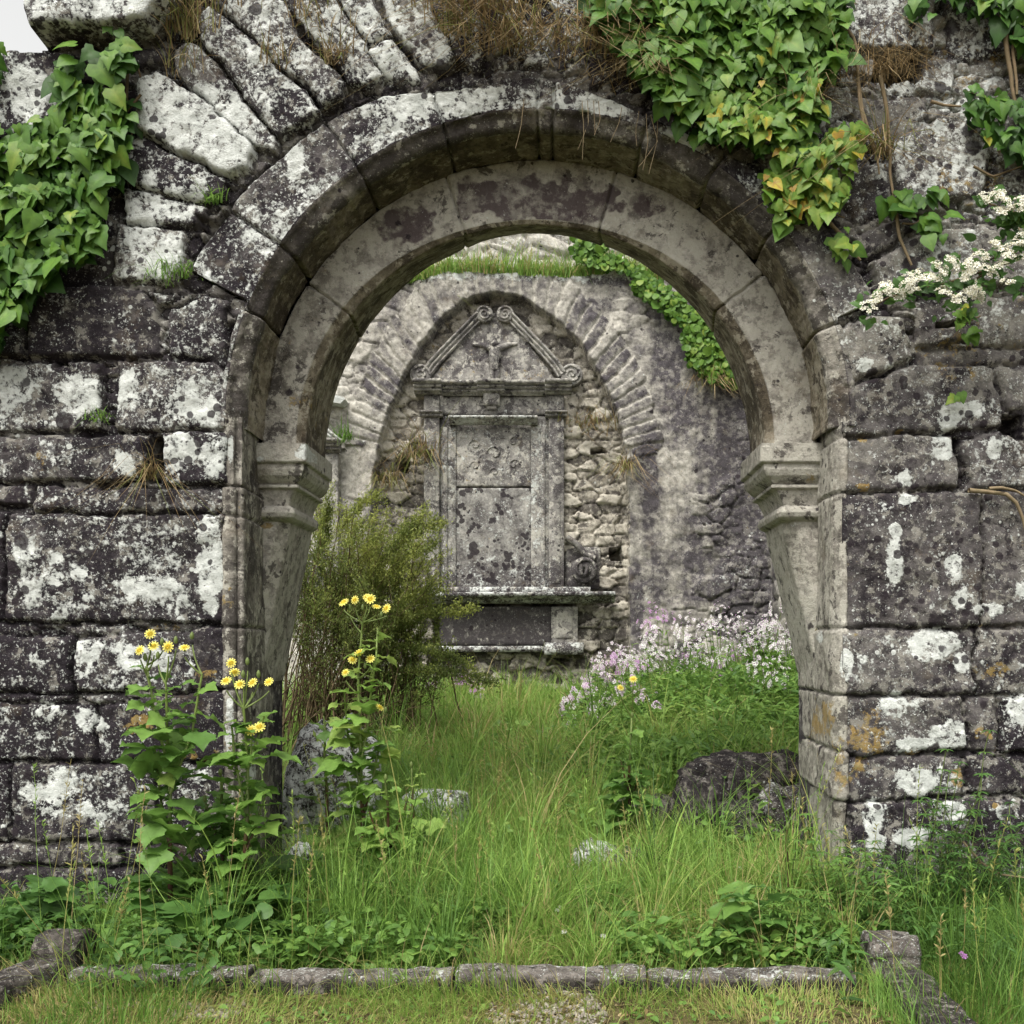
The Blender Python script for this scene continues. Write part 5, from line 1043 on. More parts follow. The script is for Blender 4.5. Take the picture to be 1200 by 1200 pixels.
tuft('rusty tuft hanging beneath the far ivy', 832, 450, 10.4, .03, 120, .2, .008, 1.6, .2, .08)
tuft('dark green tuft by the small gabled monument', 402, 516, 10.4, .05, 140, .16, .009, .9, .0, .05, 'grass', base=(0., .4))
# hanging roots under the arch ring
rt = empty('hanging_roots', P(715, 130, Y0), 'thin dead roots dangling over the arch crown', 'roots')
for x in (683, 690, 697, 702, 728, 748, 758, 764, 772, 613):
    mb = MB(); y = 118+max(0, abs(x-640)-60)*.25; n_ = rng.uniform(30, 70)
    vine(mb, [(x, y), (x+rng.normal(0, 3), y+n_*.5), (x+rng.normal(-4, 6), y+n_)], Y0, .05, .0016, .9); adopt(mb.build('root', M['wood']), rt)
# turf along the ledge of the far wall
n = 9000; x = U(430, 800, n); yb_ = np.interp(x, BX[0], btop[0])
pos = np.stack([(x-VX)*SB, YB+U(-.06, .55, n), H+(VY-yb_)*SB-.02], -1)
v, f, t_ = blades(n, pos, .17*rng.lognormal(0, .4, n), .011*np.ones(n), rng.normal(-math.pi/2, 1.6, n), np.clip(rng.normal(.55, .4, n), 0, 1.6), np.clip(rng.normal(.60, .16, n)+.25*(rng.uniform(0, 1, n) < .3), 0, 1))
tag(mk('ledge_grass', v, f, M['grass'], None, {'tint': t_}), kind='stuff')

# ================================================================== grass and ground cover
def in_wall(x, y): return (y > 3.68) & (y < 4.5) & ((x < -1.15) | (x > .98))
def lawn(n, xr, yr, hfun, w, tfun, lean=(.5, .35), dens=None):
    x = U(*xr, n); y = U(*yr, n)
    ok = ~in_wall(x, y) & ~((x > 2.05) | (np.abs(y-2.83) < .06) & (x < .85) & (x > -1.4))
    if dens is not None: ok &= rng.uniform(0, 1, n) < dens(x, y)
    x, y = x[ok], y[ok]; n = len(x)
    cl = fbm(x*3.2, y*3.2, o=3, seed=601); h = hfun(x, y)*(1+.55*cl)*rng.lognormal(0, .28, n)
    az = 2.6*fbm(x*1.3, y*1.3, o=2, seed=602)*math.pi+rng.normal(0, .9, n)
    t_ = np.clip(tfun(x, y)+.22*fbm(x*2.1, y*2.1, o=3, seed=603)+rng.normal(0, .10, n), 0, 1); t_ = np.where(rng.uniform(0, 1, n) < .035, rng.uniform(.85, 1, n), t_)
    return blades(n, np.stack([x, y, gz(x, y)-.01], -1), h, w(y)*rng.uniform(.6, 1.3, n), az, np.clip(rng.normal(*lean, n), .02, 1.5), t_)
path = lambda x, y: 1-.55*np.exp(-((x-.0-.07*(y-4))/.35)**2)*sst(4.6, 6.5, y)
mb = MB()
v, f, t_ = lawn(30000, (-2.6, 2.2), (4.3, 10.45), lambda x, y: (.16+.05*sst(6, 9, y)+.08*np.exp(-((x+.35)/.5)**2)*sst(7, 5, y))*path(x, y)+.10*sst(.6, 1.1, x)*sst(7.4, 8.5, y)-.11*np.exp(-((x-.85)/.35)**2-((y-4.6)/.45)**2), lambda y: .0035+.0009*(y-3), lambda x, y: .56+.08*(x > .1)); mb.add(v, f, t_)
v, f, t_ = lawn(24000, (-1.25, 1.05), (2.92, 5.4), lambda x, y: (.12+.09*np.exp(-((x+.55)/.45)**2))*(1-.5*sst(3.5, 3.05, y))*(1-.6*np.exp(-((x-.85)/.35)**2-((y-4.55)/.5)**2)), lambda y: .0034+.0008*(y-3), lambda x, y: .52+.06*(x > .2)); mb.add(v, f, t_)
v, f, t_ = lawn(7000, (-2.3, -.95), (2.4, 3.66), lambda x, y: .085-.045*np.exp(-((x+1.46)/.2)**2-((y-2.75)/.35)**2), lambda y: .0034+0*y, lambda x, y: .34+0*x); mb.add(v, f, t_)
v, f, t_ = lawn(13000, (.80, 2.1), (2.35, 3.7), lambda x, y: (.10+.10*np.exp(-((x-1.4)/.3)**2-((y-2.75)/.4)**2))*(1-.8*np.exp(-((x-.93)/.12)**2-((y-2.86)/.16)**2)), lambda y: .0034+0*y, lambda x, y: .30+.15*sst(1.1, .8, x)); mb.add(v, f, t_)
def tussocks(n, xr, yr, per, h, w, tint, sp=.035):
    x = U(*xr, n); y = U(*yr, n); ok = ~in_wall(x, y) & ~((np.abs(y-2.83) < .1) & (x < .9) & (x > -1.42)); ok &= rng.uniform(0, 1, n) > np.exp(-((x-.85)/.35)**2-((y-4.6)/.45)**2); x, y = x[ok], y[ok]; n = len(x)
    hh = h*rng.lognormal(0, .3, n); tt = np.clip(rng.normal(tint, .16, n), .05, .85)
    i = np.repeat(np.arange(n), per); m_ = len(i); a = U(0, 6.28, m_); r_ = np.abs(rng.normal(0, sp, m_)); px_ = x[i]+r_*np.cos(a); py_ = y[i]+r_*np.sin(a)
    return blades(m_, np.stack([px_, py_, gz(px_, py_)-.01], -1), hh[i]*rng.lognormal(-.1, .3, m_), w*(1+.25*(y[i]-3))*rng.uniform(.5, 1.4, m_), a+rng.normal(0, .5, m_), np.clip(rng.normal(.75, .35, m_), .1, 1.7), np.clip(tt[i]+rng.normal(0, .09, m_), 0, 1), (0, .2, .4, .6, .8, 1.0))
for a in [(110, (-1.1, .95), (3.15, 4.3), 45, .22, .0048, .58), (110, (-.2, .95), (2.95, 3.8), 40, .17, .0045, .72), (170, (-1.2, 1.3), (4.4, 6.6), 42, .27, .0042, .66), (160, (-1.6, 2.0), (6.6, 10.2), 38, .26, .004, .70), (60, (-1.15, -.2), (3.0, 3.7), 30, .24, .0042, .40), (40, (1.12, 1.8), (2.4, 3.5), 40, .22, .004, .28), (22, (-1.9, -1.2), (2.9, 3.5), 30, .14, .004, .45)]:
    v, f, t_ = tussocks(*a); mb.add(v, f, t_)
tag(mb.build('grass', M['grass']), kind='stuff')
# tufts leaning over the kerb
mb = MB(); n = 1500; x = U(-1.4, .9, n); k_ = fbm(x*4, x*0, o=2, seed=655) > -.25; x = x[k_]; n = len(x); y = np.where(rng.uniform(0, 1, n) < .6, 2.76, 2.91)+rng.normal(0, .01, n)
v, f, t_ = blades(n, np.stack([x, y, gz(x, y)-.01], -1), .12*rng.lognormal(0, .4, n), .0034*np.ones(n), rng.normal(-1.57, 1.1, n), np.clip(rng.normal(.7, .35, n), .1, 1.6), np.clip(rng.normal(.68, .2, n), 0, 1)); mb.add(v, f, t_)
tag(mb.build('kerb_grass', M['grass']), kind='stuff')
# thin trampled grass over the gravel
mb = MB()
v, f, t_ = lawn(46000, (-2.0, 1.6), (2.25, 2.90), lambda x, y: .036+.03*sst(2.6, 2.85, y), lambda y: .003+0*y, lambda x, y: .83+0*x, (.8, .4), lambda x, y: np.clip(.75+1.1*fbm(x*2.6, y*3.4, o=3, seed=611)+.5*sst(.8, 1.5, np.abs(x+.1))+.35*sst(2.6, 2.8, y), 0, 1)); mb.add(v, f, t_)
tag(mb.build('short_grass', M['grass']), kind='stuff')
# seeding grass stalks
def stalks(n, xr, yr, h):
    mb = MB()
    for i in range(n):
        x, y = U(*xr), U(*yr)
        if in_wall(x, y): continue
        p = bend((x, y, gz(x, y)-.01), (rng.normal(0, .12), rng.normal(0, .12), 1), h*rng.lognormal(0, .22), 7, .15, .05); tt = rng.uniform(.62, .98)
        mb.add(*tube(p, np.linspace(.0013, .0008, len(p)), 3), tt)
        m_ = 22; s_ = rng.uniform(.66, 1, m_); idx = s_*(len(p)-1); i0 = np.minimum(idx.astype(int), len(p)-2); pp = p[i0]+(p[i0+1]-p[i0])*(idx-i0)[:, None]
        d = np.stack([rng.normal(0, .5, m_), rng.normal(0, .5, m_), np.ones(m_)], -1); v, f, t_ = leaves(*LANCE, pp, d, rng.uniform(.012, .022, m_), np.full(m_, tt*.9+.1), 2); mb.add(v, f, t_)
    return mb
mb = stalks(70, (-1.15, .95), (2.95, 4.3), .38); tag(mb.build('seeding_grass', M['grass']), kind='stuff')
mb = stalks(22, (-1.9, -1.05), (2.7, 3.5), .42); tag(mb.build('seeding_grass', M['grass']), kind='stuff')
mb = stalks(22, (.85, 1.55), (2.5, 3.5), .36); tag(mb.build('seeding_grass', M['grass']), kind='stuff')
mb = stalks(30, (-.6, -.2), (4.6, 6.4), .42); tag(mb.build('seeding_grass', M['grass']), kind='stuff')
# broad low leaves between the blades
def cover(n, xr, yr, tm, size, hgt_, tint, dens=None):
    x = U(*xr, n); y = U(*yr, n); ok = ~in_wall(x, y) & ~((np.abs(x+1.46) < .16) & (y < 3.0)) & ((fbm(x*3, y*3, o=2, seed=621) > -.15) if dens is None else dens(x, y)); x, y = x[ok], y[ok]; n = len(x)
    pos = np.stack([x, y, gz(x, y)+U(0, 1, n)**1.3*hgt_], -1); a = U(0, 6.28, n)
    return leaves(*tm, pos, np.stack([np.cos(a), np.sin(a), rng.normal(.15, .3, n)], -1), size*rng.lognormal(0, .3, n), np.clip(rng.normal(tint, .12, n), 0, 1), .6)
mb = MB()
for a in [(9000, (-1.3, 1.0), (2.92, 3.7), OVATE, .032, .13, .60), (2600, (-1.9, -.9), (2.7, 3.6), OVATE, .036, .14, .38), (2600, (.7, 1.9), (2.7, 3.66), LANCE, .045, .14, .36), (3000, (-.9, .95), (2.9, 3.6), ROUND, .028, .10, .66), (6500, (-1.1, 1.4), (4.2, 7.0), OVATE, .042, .20, .64), (500, (-1.5, 1.3), (2.45, 2.8), OVATE, .022, .02, .62), (260, (-1.2, -.8), (3.0, 3.6), ROUND, .07, .18, .34)]:
    v, f, t_ = cover(*a); mb.add(v, f, t_)
tag(mb.build('ground_cover', M['leaf']), kind='stuff')
# dead litter on the gravel
mb = MB(); n = 700; x = U(-1.8, 1.5, n); y = U(2.3, 2.8, n); a = U(0, 6.28, n)
v, f, t_ = leaves(*LANCE, np.stack([x, y, gz(x, y)+.006], -1), np.stack([np.cos(a), np.sin(a), rng.normal(0, .15, n)], -1), rng.uniform(.02, .06, n), U(0, 1, n)**1.5*.9, .5); mb.add(v, f, t_)
tag(mb.build('leaf_litter', M['dry']), kind='stuff')

# ================================================================== sow thistles and other tall herbs
ray = []
for k in range(22):
    a = k*2*math.pi/22+.02; c, s = math.cos(a), math.sin(a); L_ = 1.0 if k % 2 else .72
    ray += [(c*.15-s*.05, s*.15+c*.05, .12), (c*L_-s*.15, s*L_+c*.15, .05+.12*(k % 2 == 0)), (c*L_*1.04, s*L_*1.04, .03), (c*L_+s*.15, s*L_-c*.15, .05+.12*(k % 2 == 0)), (c*.15+s*.05, s*.15-c*.05, .12)]
DAISY = np.array(ray); DAISYF = [np.array([[5*k, 5*k+1, 5*k+2] for k in range(22)]+[[5*k, 5*k+2, 5*k+3] for k in range(22)]+[[5*k, 5*k+3, 5*k+4] for k in range(22)])]
def flower_head(c, r, nrm, root):
    mb = MB(); nrm = np.asarray(nrm, float)[None]; Rm = basis(nrm, np.array([[.1, .2, 1.]])); n0 = nrm[0]/np.linalg.norm(nrm[0])
    v, f, t_ = inst(DAISY, DAISYF, np.array([c]), Rm, np.array([r]), np.array([.95])); mb.add(v, f, t_)
    v, f, t_ = inst(DAISY*np.array([.55, .55, 1.6]), DAISYF, np.array([c])+n0*r*.10, Rm, np.array([r]), np.array([.1])); mb.add(v, f, t_)
    o = adopt(mb.build('flower', M['yellow']), root)
    mb = MB(); mb.add(*tube(np.array([c-n0*r*.9, c-n0*r*.55, c-n0*r*.1, c+n0*r*.05]), [r*.16, r*.36, r*.34, r*.42], 8), .75); adopt(mb.build('calyx', M['stem']), o)
    return o
def sow(label, Y, stems, heads, buds, nleaf, lsize, hue, seed, basal=10, fr=.018):
    """stems: list of pixel polylines (root first); heads: pixel spots of the open flowers"""
    g = np.random.default_rng(seed); x0, y0 = stems[0][0]; root = np.array([(x0-VX)*Y/FP, Y, 0]); root[2] = gz(root[0], Y)
    e = empty('sow_thistle', root, label, 'wild plant'); sm = MB(); lm = MB(); tops = []
    for si_, st in enumerate(stems):
        p = np.array([P(x, y, Y+.03*math.sin(3*k+seed+si_)) for k, (x, y) in enumerate(st)])
        if si_ == 0: p[0] = root-np.array([0, 0, .02])
        p = resample(p, .03); n = len(p); p = p+np.stack([.006*fbm(p[:, 2]*8, p[:, 0]*8, k, o=2, seed=seed) for k in (1., 5., 9.)], -1)
        hh = (p[:, 2]-root[2]); tt = np.clip(.05+.85*sst(.12, .62, hh), 0, .95)
        sm.add(*tube(p, np.linspace(.010 if si_ == 0 else .005, .0034, n), 8), np.repeat(tt, 8)); tops.append(p)
        m_ = int(nleaf*2.3) if si_ == 0 else int(nleaf*1.2)
        for k in range(m_):
            u = (k+.5)/m_; q = p[int(u*(n-1)*.96)]; az = k*2.4+seed+g.normal(0, .4); s_ = lsize*1.45*(1.15-.72*u)*g.uniform(.75, 1.2)
            d = np.array([math.cos(az), math.sin(az)*.9-.15, .55+.3*g.normal()]); T_ = SOW[g.integers(0, 3)]
            v, f, t_ = leaves(*T_, q[None], d[None], np.array([s_]), np.array([np.clip(hue+.16*u+g.normal(0, .10), 0, 1)]), .5); lm.add(v, f, t_)
    for k in range(int(basal*1.7)):
        az = g.uniform(0, 6.28); d = np.array([math.cos(az), math.sin(az), .8]); q = root+np.array([g.normal(0, .02), g.normal(0, .02), .02+g.uniform(0, .16)])
        v, f, t_ = leaves(*SOW[g.integers(1, 3)], q[None], d[None], np.array([lsize*1.2*g.uniform(.9, 1.5)]), np.array([np.clip(hue-.05+g.normal(0, .09), 0, 1)]), .4); lm.add(v, f, t_)
    allp = np.concatenate(tops)
    for hx, hy in list(heads)+list(buds):
        c = P(hx, hy, Y-.02+g.normal(0, .02)); dd = allp-c; ok = dd[:, 2] < -.05; a = allp[ok][np.argmin(np.abs(np.linalg.norm(dd[ok], axis=1)-.10))] if ok.any() else allp[-1]
        b = c-np.array([0, -.004, .03]); mid = (a+b)/2+np.array([(c-a)[0]*.25, 0, .0])
        u = np.linspace(0, 1, 9)[:, None]; pth = a*(1-u)**2+2*mid*u*(1-u)+b*u**2; sm.add(*tube(pth, np.linspace(.0034, .0022, 9), 6), .8)
    stem_o = adopt(sm.build('stem', M['stem']), e); adopt(lm.build('leaves', M['leaf']), e)
    for hx, hy in heads:
        c = P(hx, hy, Y-.02+g.normal(0, .02)); flower_head(c, fr*g.uniform(.85, 1.1), (g.normal(0, .35), -1+g.normal(0, .25), .75+g.normal(0, .3)), e)
    for bx_, by_ in buds:
        mb = MB(); c = P(bx_, by_, Y-.02); mb.add(*tube(np.array([c-[0, 0, .012], c-[0, 0, .004], c+[0, 0, .006], c+[0, 0, .013]]), [.003, .0075, .006, .002], 8), .7); adopt(mb.build('bud', M['stem']), e)
    return e
sow('tall yellow-flowered sow thistle in front of the left wall, set furthest from the jamb', 3.30, [[(202,1085),(199,990),(197,880),(194,800)], [(198,900),(182,840),(172,780)], [(198,930),(225,860),(238,790)], [(200,1000),(186,930),(183,880)]], [(176,743),(180,757),(197,758),(216,759),(164,762)], [(190,752),(206,750),(185,768),(170,770),(225,745)], 13, .115, .54, 7001, 18)
sow('yellow-flowered sow thistle with seven open heads against the left jamb', 3.30, [[(288,1088),(287,980),(291,890),(286,830)], [(287,960),(276,890),(271,850)], [(290,900),(305,860),(310,840)], [(288,1000),(310,930)]], [(271,777),(275,788),(265,798),(281,802),(296,800),(315,799),(294,856),(304,852)], [(285,790),(303,790),(290,775)], 11, .105, .58, 7002, 18)
sow('light green sow thistle with a red stem, the tallest, in front of the heath bush', 3.98, [[(425,1035),(424,950),(422,870),(419,790),(424,730)], [(423,900),(432,830),(440,770),(442,735)], [(424,930),(408,860),(404,810)], [(424,960),(440,900),(448,850)]], [(403,706),(416,703),(430,700),(434,702),(441,711),(453,713),(421,765),(413,773),(405,788),(434,772),(445,829)], [(410,712),(425,712),(447,720),(452,832),(428,780)], 13, .115, .76, 7003, 4, .019)
sow('young sow thistle with pale leaves and no open flower left of the tall one', 4.2, [[(385,1010),(382,930),(380,860),(378,840)]], [], [(379,832)], 10, .12, .66, 7004, 8)
sow('red-stemmed leafy plant standing by the dark stones', 4.55, [[(737,985),(738,930),(739,870),(741,840)], [(738,930),(728,890)], [(738,940),(752,905)]], [(742,796),(727,806)], [(741,838)], 9, .105, .55, 7005, 8)
sow('little red-stemmed seedling at the foot of the right jamb', 3.45, [[(920,1050),(923,1000),(923,972)]], [], [(923,968)], 5, .05, .72, 7006, 5)
sow('broad-leaved rosette in the grass behind the kerb on the right', 3.05, [[(880,1135),(880,1110)]], [], [], 4, .10, .6, 7007, 9)
sow('leafy rosette in the dark corner at the bottom left', 3.2, [[(22,1140),(22,1100)]], [], [], 4, .12, .34, 7008, 8)
sow('dark leafy rosette at the wall foot between the two left thistles', 3.4, [[(245,1075),(246,1030)]], [], [], 5, .13, .30, 7009, 12)
sow('spreading leafy seedling right of the left jamb foot', 3.6, [[(330,1060),(333,1010)]], [], [], 5, .10, .45, 7010, 9)

sow('bushy leafy sow thistle without flowers at the left jamb foot', 3.45, [[(262,1075),(262,980),(258,910)], [(262,1000),(240,940)], [(262,990),(288,930)]], [], [(258,905),(240,936)], 11, .11, .46, 7011, 16)
sow('leafy green herb filling the gap below the tall light green thistle', 3.75, [[(455,1060),(456,980),(452,915)], [(456,1000),(476,940)], [(455,1010),(432,950)]], [], [(452,911),(476,936)], 10, .11, .68, 7012, 14)
sow('bright herb right of the left boulder in front of the white-edged block', 4.0, [[(480,1030),(484,960),(482,900)]], [], [(482,896)], 9, .11, .70, 7013, 12)
# ---- goosegrass clumps by the right wall: whorls of narrow leaves on thin stems
def goosegrass(label, px, Y, n, h, seed, hue):
    g = np.random.default_rng(seed); x, y, z = onz(px, Y); e = empty('goosegrass', (x, y, z), label, 'wild plant', 'goosegrass along the right wall'); sm = MB(); lm = MB()
    for i in range(n):
        p = bend((x+g.normal(0, .07), y+g.normal(0, .06), z-.01), (g.normal(0, .3), g.normal(0, .25), 1), h*g.lognormal(0, .25), 9, .2, .08, g); sm.add(*tube(p, .0016, 4), .75)
        for q in p[1:]:
            a = np.arange(7)*2*math.pi/7+g.uniform(0, 1); d = np.stack([np.cos(a), np.sin(a), np.full(7, .25)], -1)
            v, f, t_ = leaves(*LANCE, np.repeat(q[None], 7, 0), d, g.uniform(.022, .042, 7), np.full(7, np.clip(hue+g.normal(0, .08), 0, 1)), .4); lm.add(v, f, t_)
    adopt(sm.build('stem', M['stem']), e); adopt(lm.build('leaves', M['leaf']), e)
goosegrass('goosegrass with the tallest sprig rising against the white lichen', 1080, 3.5, 16, .42, 1, .40); goosegrass('goosegrass thicket beside the pale dead stick', 1130, 3.45, 22, .34, 2, .32)
goosegrass('dark goosegrass clump at the right edge of the wall foot', 1185, 3.45, 20, .34, 3, .30); goosegrass('bright goosegrass sprawling at the right jamb foot', 975, 3.35, 26, .26, 4, .60); goosegrass('bright goosegrass sprawling behind the right kerb post', 1035, 3.2, 26, .24, 5, .52); goosegrass('low goosegrass beside the broad-leaved rosette', 920, 3.1, 18, .18, 6, .58)
mb = MB(); vine(mb, [(1130,985),(1150,1010),(1175,1025),(1215,1030)], 3.35, 0, .004, .9); tag(mb.build('dead_stick', M['wood'], None, True, None, P(1160, 1015, 3.35)), 'bent pale dead stick against the right wall foot', 'stick')
for px, py, Y, lb in ((1128,1120,2.75,'single small purple flower in the grass at the right'),):
    c = P(px, py, Y); e = empty('purple_flower', (c[0], c[1], 0), lb, 'flower'); mb = blossom(c, .010, 7, .007, tint=(0, .1)); adopt(mb.build('petals', M['petal']), e); mb = MB(); mb.add(*tube(np.array([[c[0], c[1], 0], [c[0]+.01, c[1], c[2]*.5], c]), .0012, 4), .8); adopt(mb.build('stem', M['stem']), e)
for i, (px, py) in enumerate([(636,1068),(652,1067),(658,1063),(661,1092),(707,1097),(572,1040),(868,1017)]):
    Y = .94*FP/(py-VY)*.93; c = P(px, py, Y); e = empty('daisy', (c[0], c[1], float(gz(c[0], c[1]))), 'tiny white daisy in the grass behind the kerb', 'flower', 'daisies in the grass')
    mb = MB(); v, f, t_ = inst(DAISY, DAISYF, c[None], basis(np.array([[rng.normal(0, .3), -.5, 1.]]), np.array([[0, 1., 0.]])), np.array([.010]), np.array([1.])); mb.add(v, f, t_); adopt(mb.build('petals', M['petal']), e)
    mb = MB(); mb.add(*tube(np.array([[c[0], c[1], gz(c[0], c[1])], c]), .001, 4), .8); adopt(mb.build('stem', M['stem']), e)

# ================================================================== heath bush behind the left jamb
bx0, by0 = (395-VX)*6.9/FP, 6.9; bz0 = float(gz(bx0, by0))
bush = empty('heath_bush', (bx0, by0, bz0), 'wispy olive-green heath bush behind the left jamb', 'bush')
sm = MB(); tips = []; g = np.random.default_rng(77)
for i in range(230):
    u = g.beta(1.2, 1.2)*2-1; tx = (330+ (u+1)/2*185-VX)*6.9/FP; el_ = g.uniform(.25, 1.0)
    topz = H+(VY-(585+30*abs(u+.1)+g.uniform(0, 215)))*6.9/FP; tgt = np.array([tx+g.normal(0, .08), 6.9+g.normal(0, .34), topz])
    a = np.array([bx0+g.normal(0, .28)+.2*u, by0+g.normal(0, .22), bz0-.02]); b = tgt; mid = np.array([a[0]*.55+b[0]*.45, (a[1]+b[1])/2, a[2]+(b[2]-a[2])*.72])
    t_ = np.linspace(0, 1, 16)[:, None]; p = a*(1-t_)**2+2*mid*t_*(1-t_)+b*t_**2; p = p+.03*np.stack([fbm(p[:, 2]*5, p[:, 0]*5, k+i*.7, o=2, seed=78) for k in (1., 4., 8.)], -1)
    sm.add(*tube(p, np.linspace(.006, .0015, 16), 4), g.uniform(.1, .6)); tips.append(p[5:])
    for _ in range(3):
        k = g.integers(7, 15); d = p[k]-p[k-1]; d = d/np.linalg.norm(d)+np.array([g.normal(.15, .5), g.normal(0, .5), g.normal(.2, .25)]); q = bend(p[k], d, g.uniform(.12, .30), 6, .1, .08, g); sm.add(*tube(q, np.linspace(.0022, .001, 7), 3), .5); tips.append(q)
for (sx, sy, ex, ey) in ((440,660,517,612),(430,700,508,640),(450,720,512,690),(440,760,545,780),(430,790,575,800),(450,740,545,716),(400,620,440,583),(380,640,385,590),(460,650,500,600)):
    q = resample(np.array([P(sx, sy, 6.8), P((sx+ex)/2, (sy+ey)/2-8, 6.65), P(ex, ey, 6.6)]), .03); sm.add(*tube(q, np.linspace(.004, .0015, len(q)), 4), .5)
    for _ in range(3): tips.append(q+g.normal(0, .02, 3))
    for k in range(2, len(q), 2): b = bend(q[k], (q[-1]-q[0])+np.array([0, 0, g.normal(.15, .25)]), g.uniform(.06, .14), 5, .0, .1, g); tips.append(b)
adopt(sm.build('branches', M['wood']), bush)
tp_ = np.concatenate(tips); n = 150000; q = tp_[g.integers(0, len(tp_), n)]+g.normal(0, .016, (n, 3)); hz = (q[:, 2]-bz0)
keep = g.uniform(0, 1, n) < .12+.88*sst(.45, .95, hz+.45*(q[:, 0]-bx0)); q = q[keep]; hz = hz[keep]; n = len(q)
lm = MB(); v, f, t_ = leaves(np.array([(0, 0, 0), (.22, .5, .03), (0, 1, 0), (-.22, .5, .03)]), [np.array([[0, 1, 2, 3]])], q, np.stack([g.normal(.2, .6, n), g.normal(-.1, .6, n), g.normal(.7, .5, n)], -1), g.uniform(.010, .024, n), np.clip(.40+.45*fbm(q[:, 0]*7, q[:, 1]*7, q[:, 2]*7, o=3, seed=79)+.34*sst(.8, 1.5, hz+.5*(q[:, 0]-bx0))+g.normal(0, .14, n), 0, 1), 1.5); lm.add(v, f, t_)
adopt(lm.build('foliage', M['bush']), bush)

# ================================================================== drift of rocket flowers inside, right
def rocket(px, py, Y, kind, seed, label, group=None, r=11):
    g = np.random.default_rng(seed); top = P(px, py, Y); x0 = top[0]+g.normal(0, .05); root = np.array([x0, Y+g.normal(0, .05), 0]); root[2] = gz(root[0], root[1])
    e = empty('flowering_plant', root, label, 'wild flower', group); sm = MB(); lm = MB(); ends = [top]
    for k in range(g.integers(2, 5)): ends.append(top+np.array([g.normal(0, .14), g.normal(0, .12), -abs(g.normal(.14, .10))]))
    for k, en in enumerate(ends):
        mid = (root+en)/2+np.array([g.normal(0, .04), g.normal(0, .04), .05]); t_ = np.linspace(0, 1, 14)[:, None]; p = root*(1-t_)**2+2*mid*t_*(1-t_)+en*t_**2
        sm.add(*tube(p, np.linspace(.005, .0025, 14), 5), .75); m_ = 26
        i = g.integers(1, 12, m_); a = g.uniform(0, 6.28, m_); d = np.stack([np.cos(a), np.sin(a), g.normal(.55, .35, m_)], -1)
        v, f, tt = leaves(*LANCE, p[i], d, g.uniform(.07, .14, m_)*(1.15-.05*i), np.clip(g.normal(.62, .13, m_), 0, 1), .6); lm.add(v, f, tt)
    adopt(sm.build('stem', M['stem']), e); adopt(lm.build('leaves', M['leaf']), e)
    tn = {'white': (.68, 1.), 'mauve': (.15, .6), 'purple': (.0, .15), 'pale': (.45, .85)}[kind]
    for k, en in enumerate(ends):
        rr = (r*1.3 if k == 0 else r)*Y/FP; mb = blossom(en+np.array([0, 0, -rr*.4]), rr, int(30 if k == 0 else 15), .0150, (0, -.3, .9), tn); V0_ = mb.V
        for vv in V0_: vv[:, 2] = en[2]-rr*.4+(vv[:, 2]-en[2]+rr*.4)*1.7
        adopt(mb.build('blossom', M['petal']), e)
RK_ = [(770,712,9.6,'mauve','tallest mauve-flowered stalk of the drift, alone against the dark wall',None,14),(850,792,8.3,'purple','deepest purple flowers in the middle of the drift',None,12),(540,792,8.9,'purple','lone purple flower spike left of the grass path',None,10),(892,795,7.6,'white','low rounded white flower head nearest the right jamb',None,16)]
for x, y in ((736,752),(762,752),(780,760),(800,748),(815,762),(845,728),(852,742),(870,733),(884,748),(915,740),(925,752),(898,738),(910,765),(830,752),(790,776),(822,782),(905,760)): RK_.append((x, y, U(8.4, 9.6), 'white', 'white-flowered plant in the drift before the far wall', 'white flowers of the drift', 13))
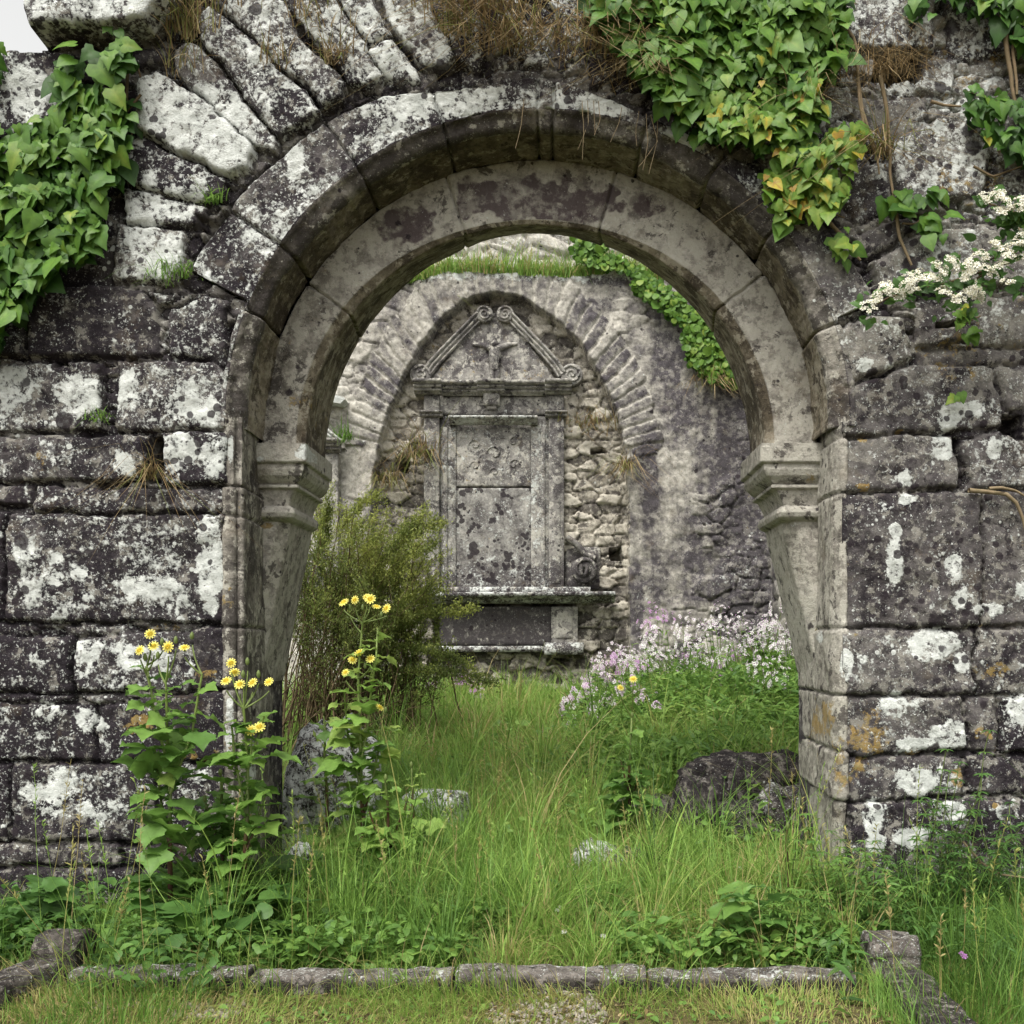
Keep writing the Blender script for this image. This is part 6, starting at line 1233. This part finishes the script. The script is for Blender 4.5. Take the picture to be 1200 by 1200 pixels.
for x, y in ((755,775),(805,770),(840,775),(725,770),(880,775),(770,790),(862,762)): RK_.append((x, y, U(8.2, 9.4), 'mauve', 'mauve-flowered plant in the middle of the flower drift', 'mauve flowers of the drift', 10))
for x, y in ((690,802),(662,826),(712,790),(702,775),(695,838),(726,830),(712,818),(750,812),(770,805)): RK_.append((x, y, U(7.2, 8.6), 'pale', 'small pale lilac flower head on the near left fringe of the drift', 'pale lilac flowers at the fringe', 8))
for x, y in ((560,812),(566,820)): RK_.append((x, y, 9.2, 'mauve', 'small mauve flower at the wall foot by the grass path', 'mauve flowers by the grass path', 7))
for i, (x, y, Y, k, lb, gr, r) in enumerate(RK_): rocket(x, y-(9+rng.normal(0, 9) if k == 'white' else 0), Y, k, 900+i, lb, gr, r)
# green mass of their leaves
mb = MB(); n = 15000; x = rng.uniform(.05, 2.05, n); y = rng.uniform(5.4, 9.8, n)
top = .16+.24*sst(.2, 1.1, x-.08*(y-8))*sst(5.6, 8.0, y); z = gz(x, y)+top*rng.uniform(.15, 1, n)**.7*(1+.35*fbm(x*3, y*3, o=2, seed=651)); a = U(0, 6.28, n)
v, f, t_ = leaves(*LANCE, np.stack([x, y, z], -1), np.stack([np.cos(a), np.sin(a), rng.normal(.7, .4, n)], -1), rng.uniform(.06, .13, n), np.clip(rng.normal(.68, .13, n)+.2*fbm(x*2.5, y*2.5, z*4, o=2, seed=652), 0, 1), .8); mb.add(v, f, t_)
sm = MB()
for i in range(150):
    x, y = U(.1, 2.0), U(6.6, 9.6); h_ = U(.35, .75)*(.6+.4*sst(.2, 1.2, x)); p = bend((x, y, gz(x, y)), (rng.normal(0, .12), rng.normal(0, .12), 1), h_, 9, .1, .05); sm.add(*tube(p, .003, 4), .8)
    i_ = rng.integers(1, 10, 24); a = U(0, 6.28, 24); v, f, t_ = leaves(*LANCE, p[i_], np.stack([np.cos(a), np.sin(a), rng.normal(.6, .3, 24)], -1), U(.05, .11, 24)*(1.1-.05*i_), np.clip(rng.normal(.72, .12, 24), 0, 1), .6); mb.add(v, f, t_)
mb.add(np.concatenate(sm.V), [np.concatenate(sm.F4)], .8)
tag(mb.build('undergrowth', M['leaf']), kind='stuff')
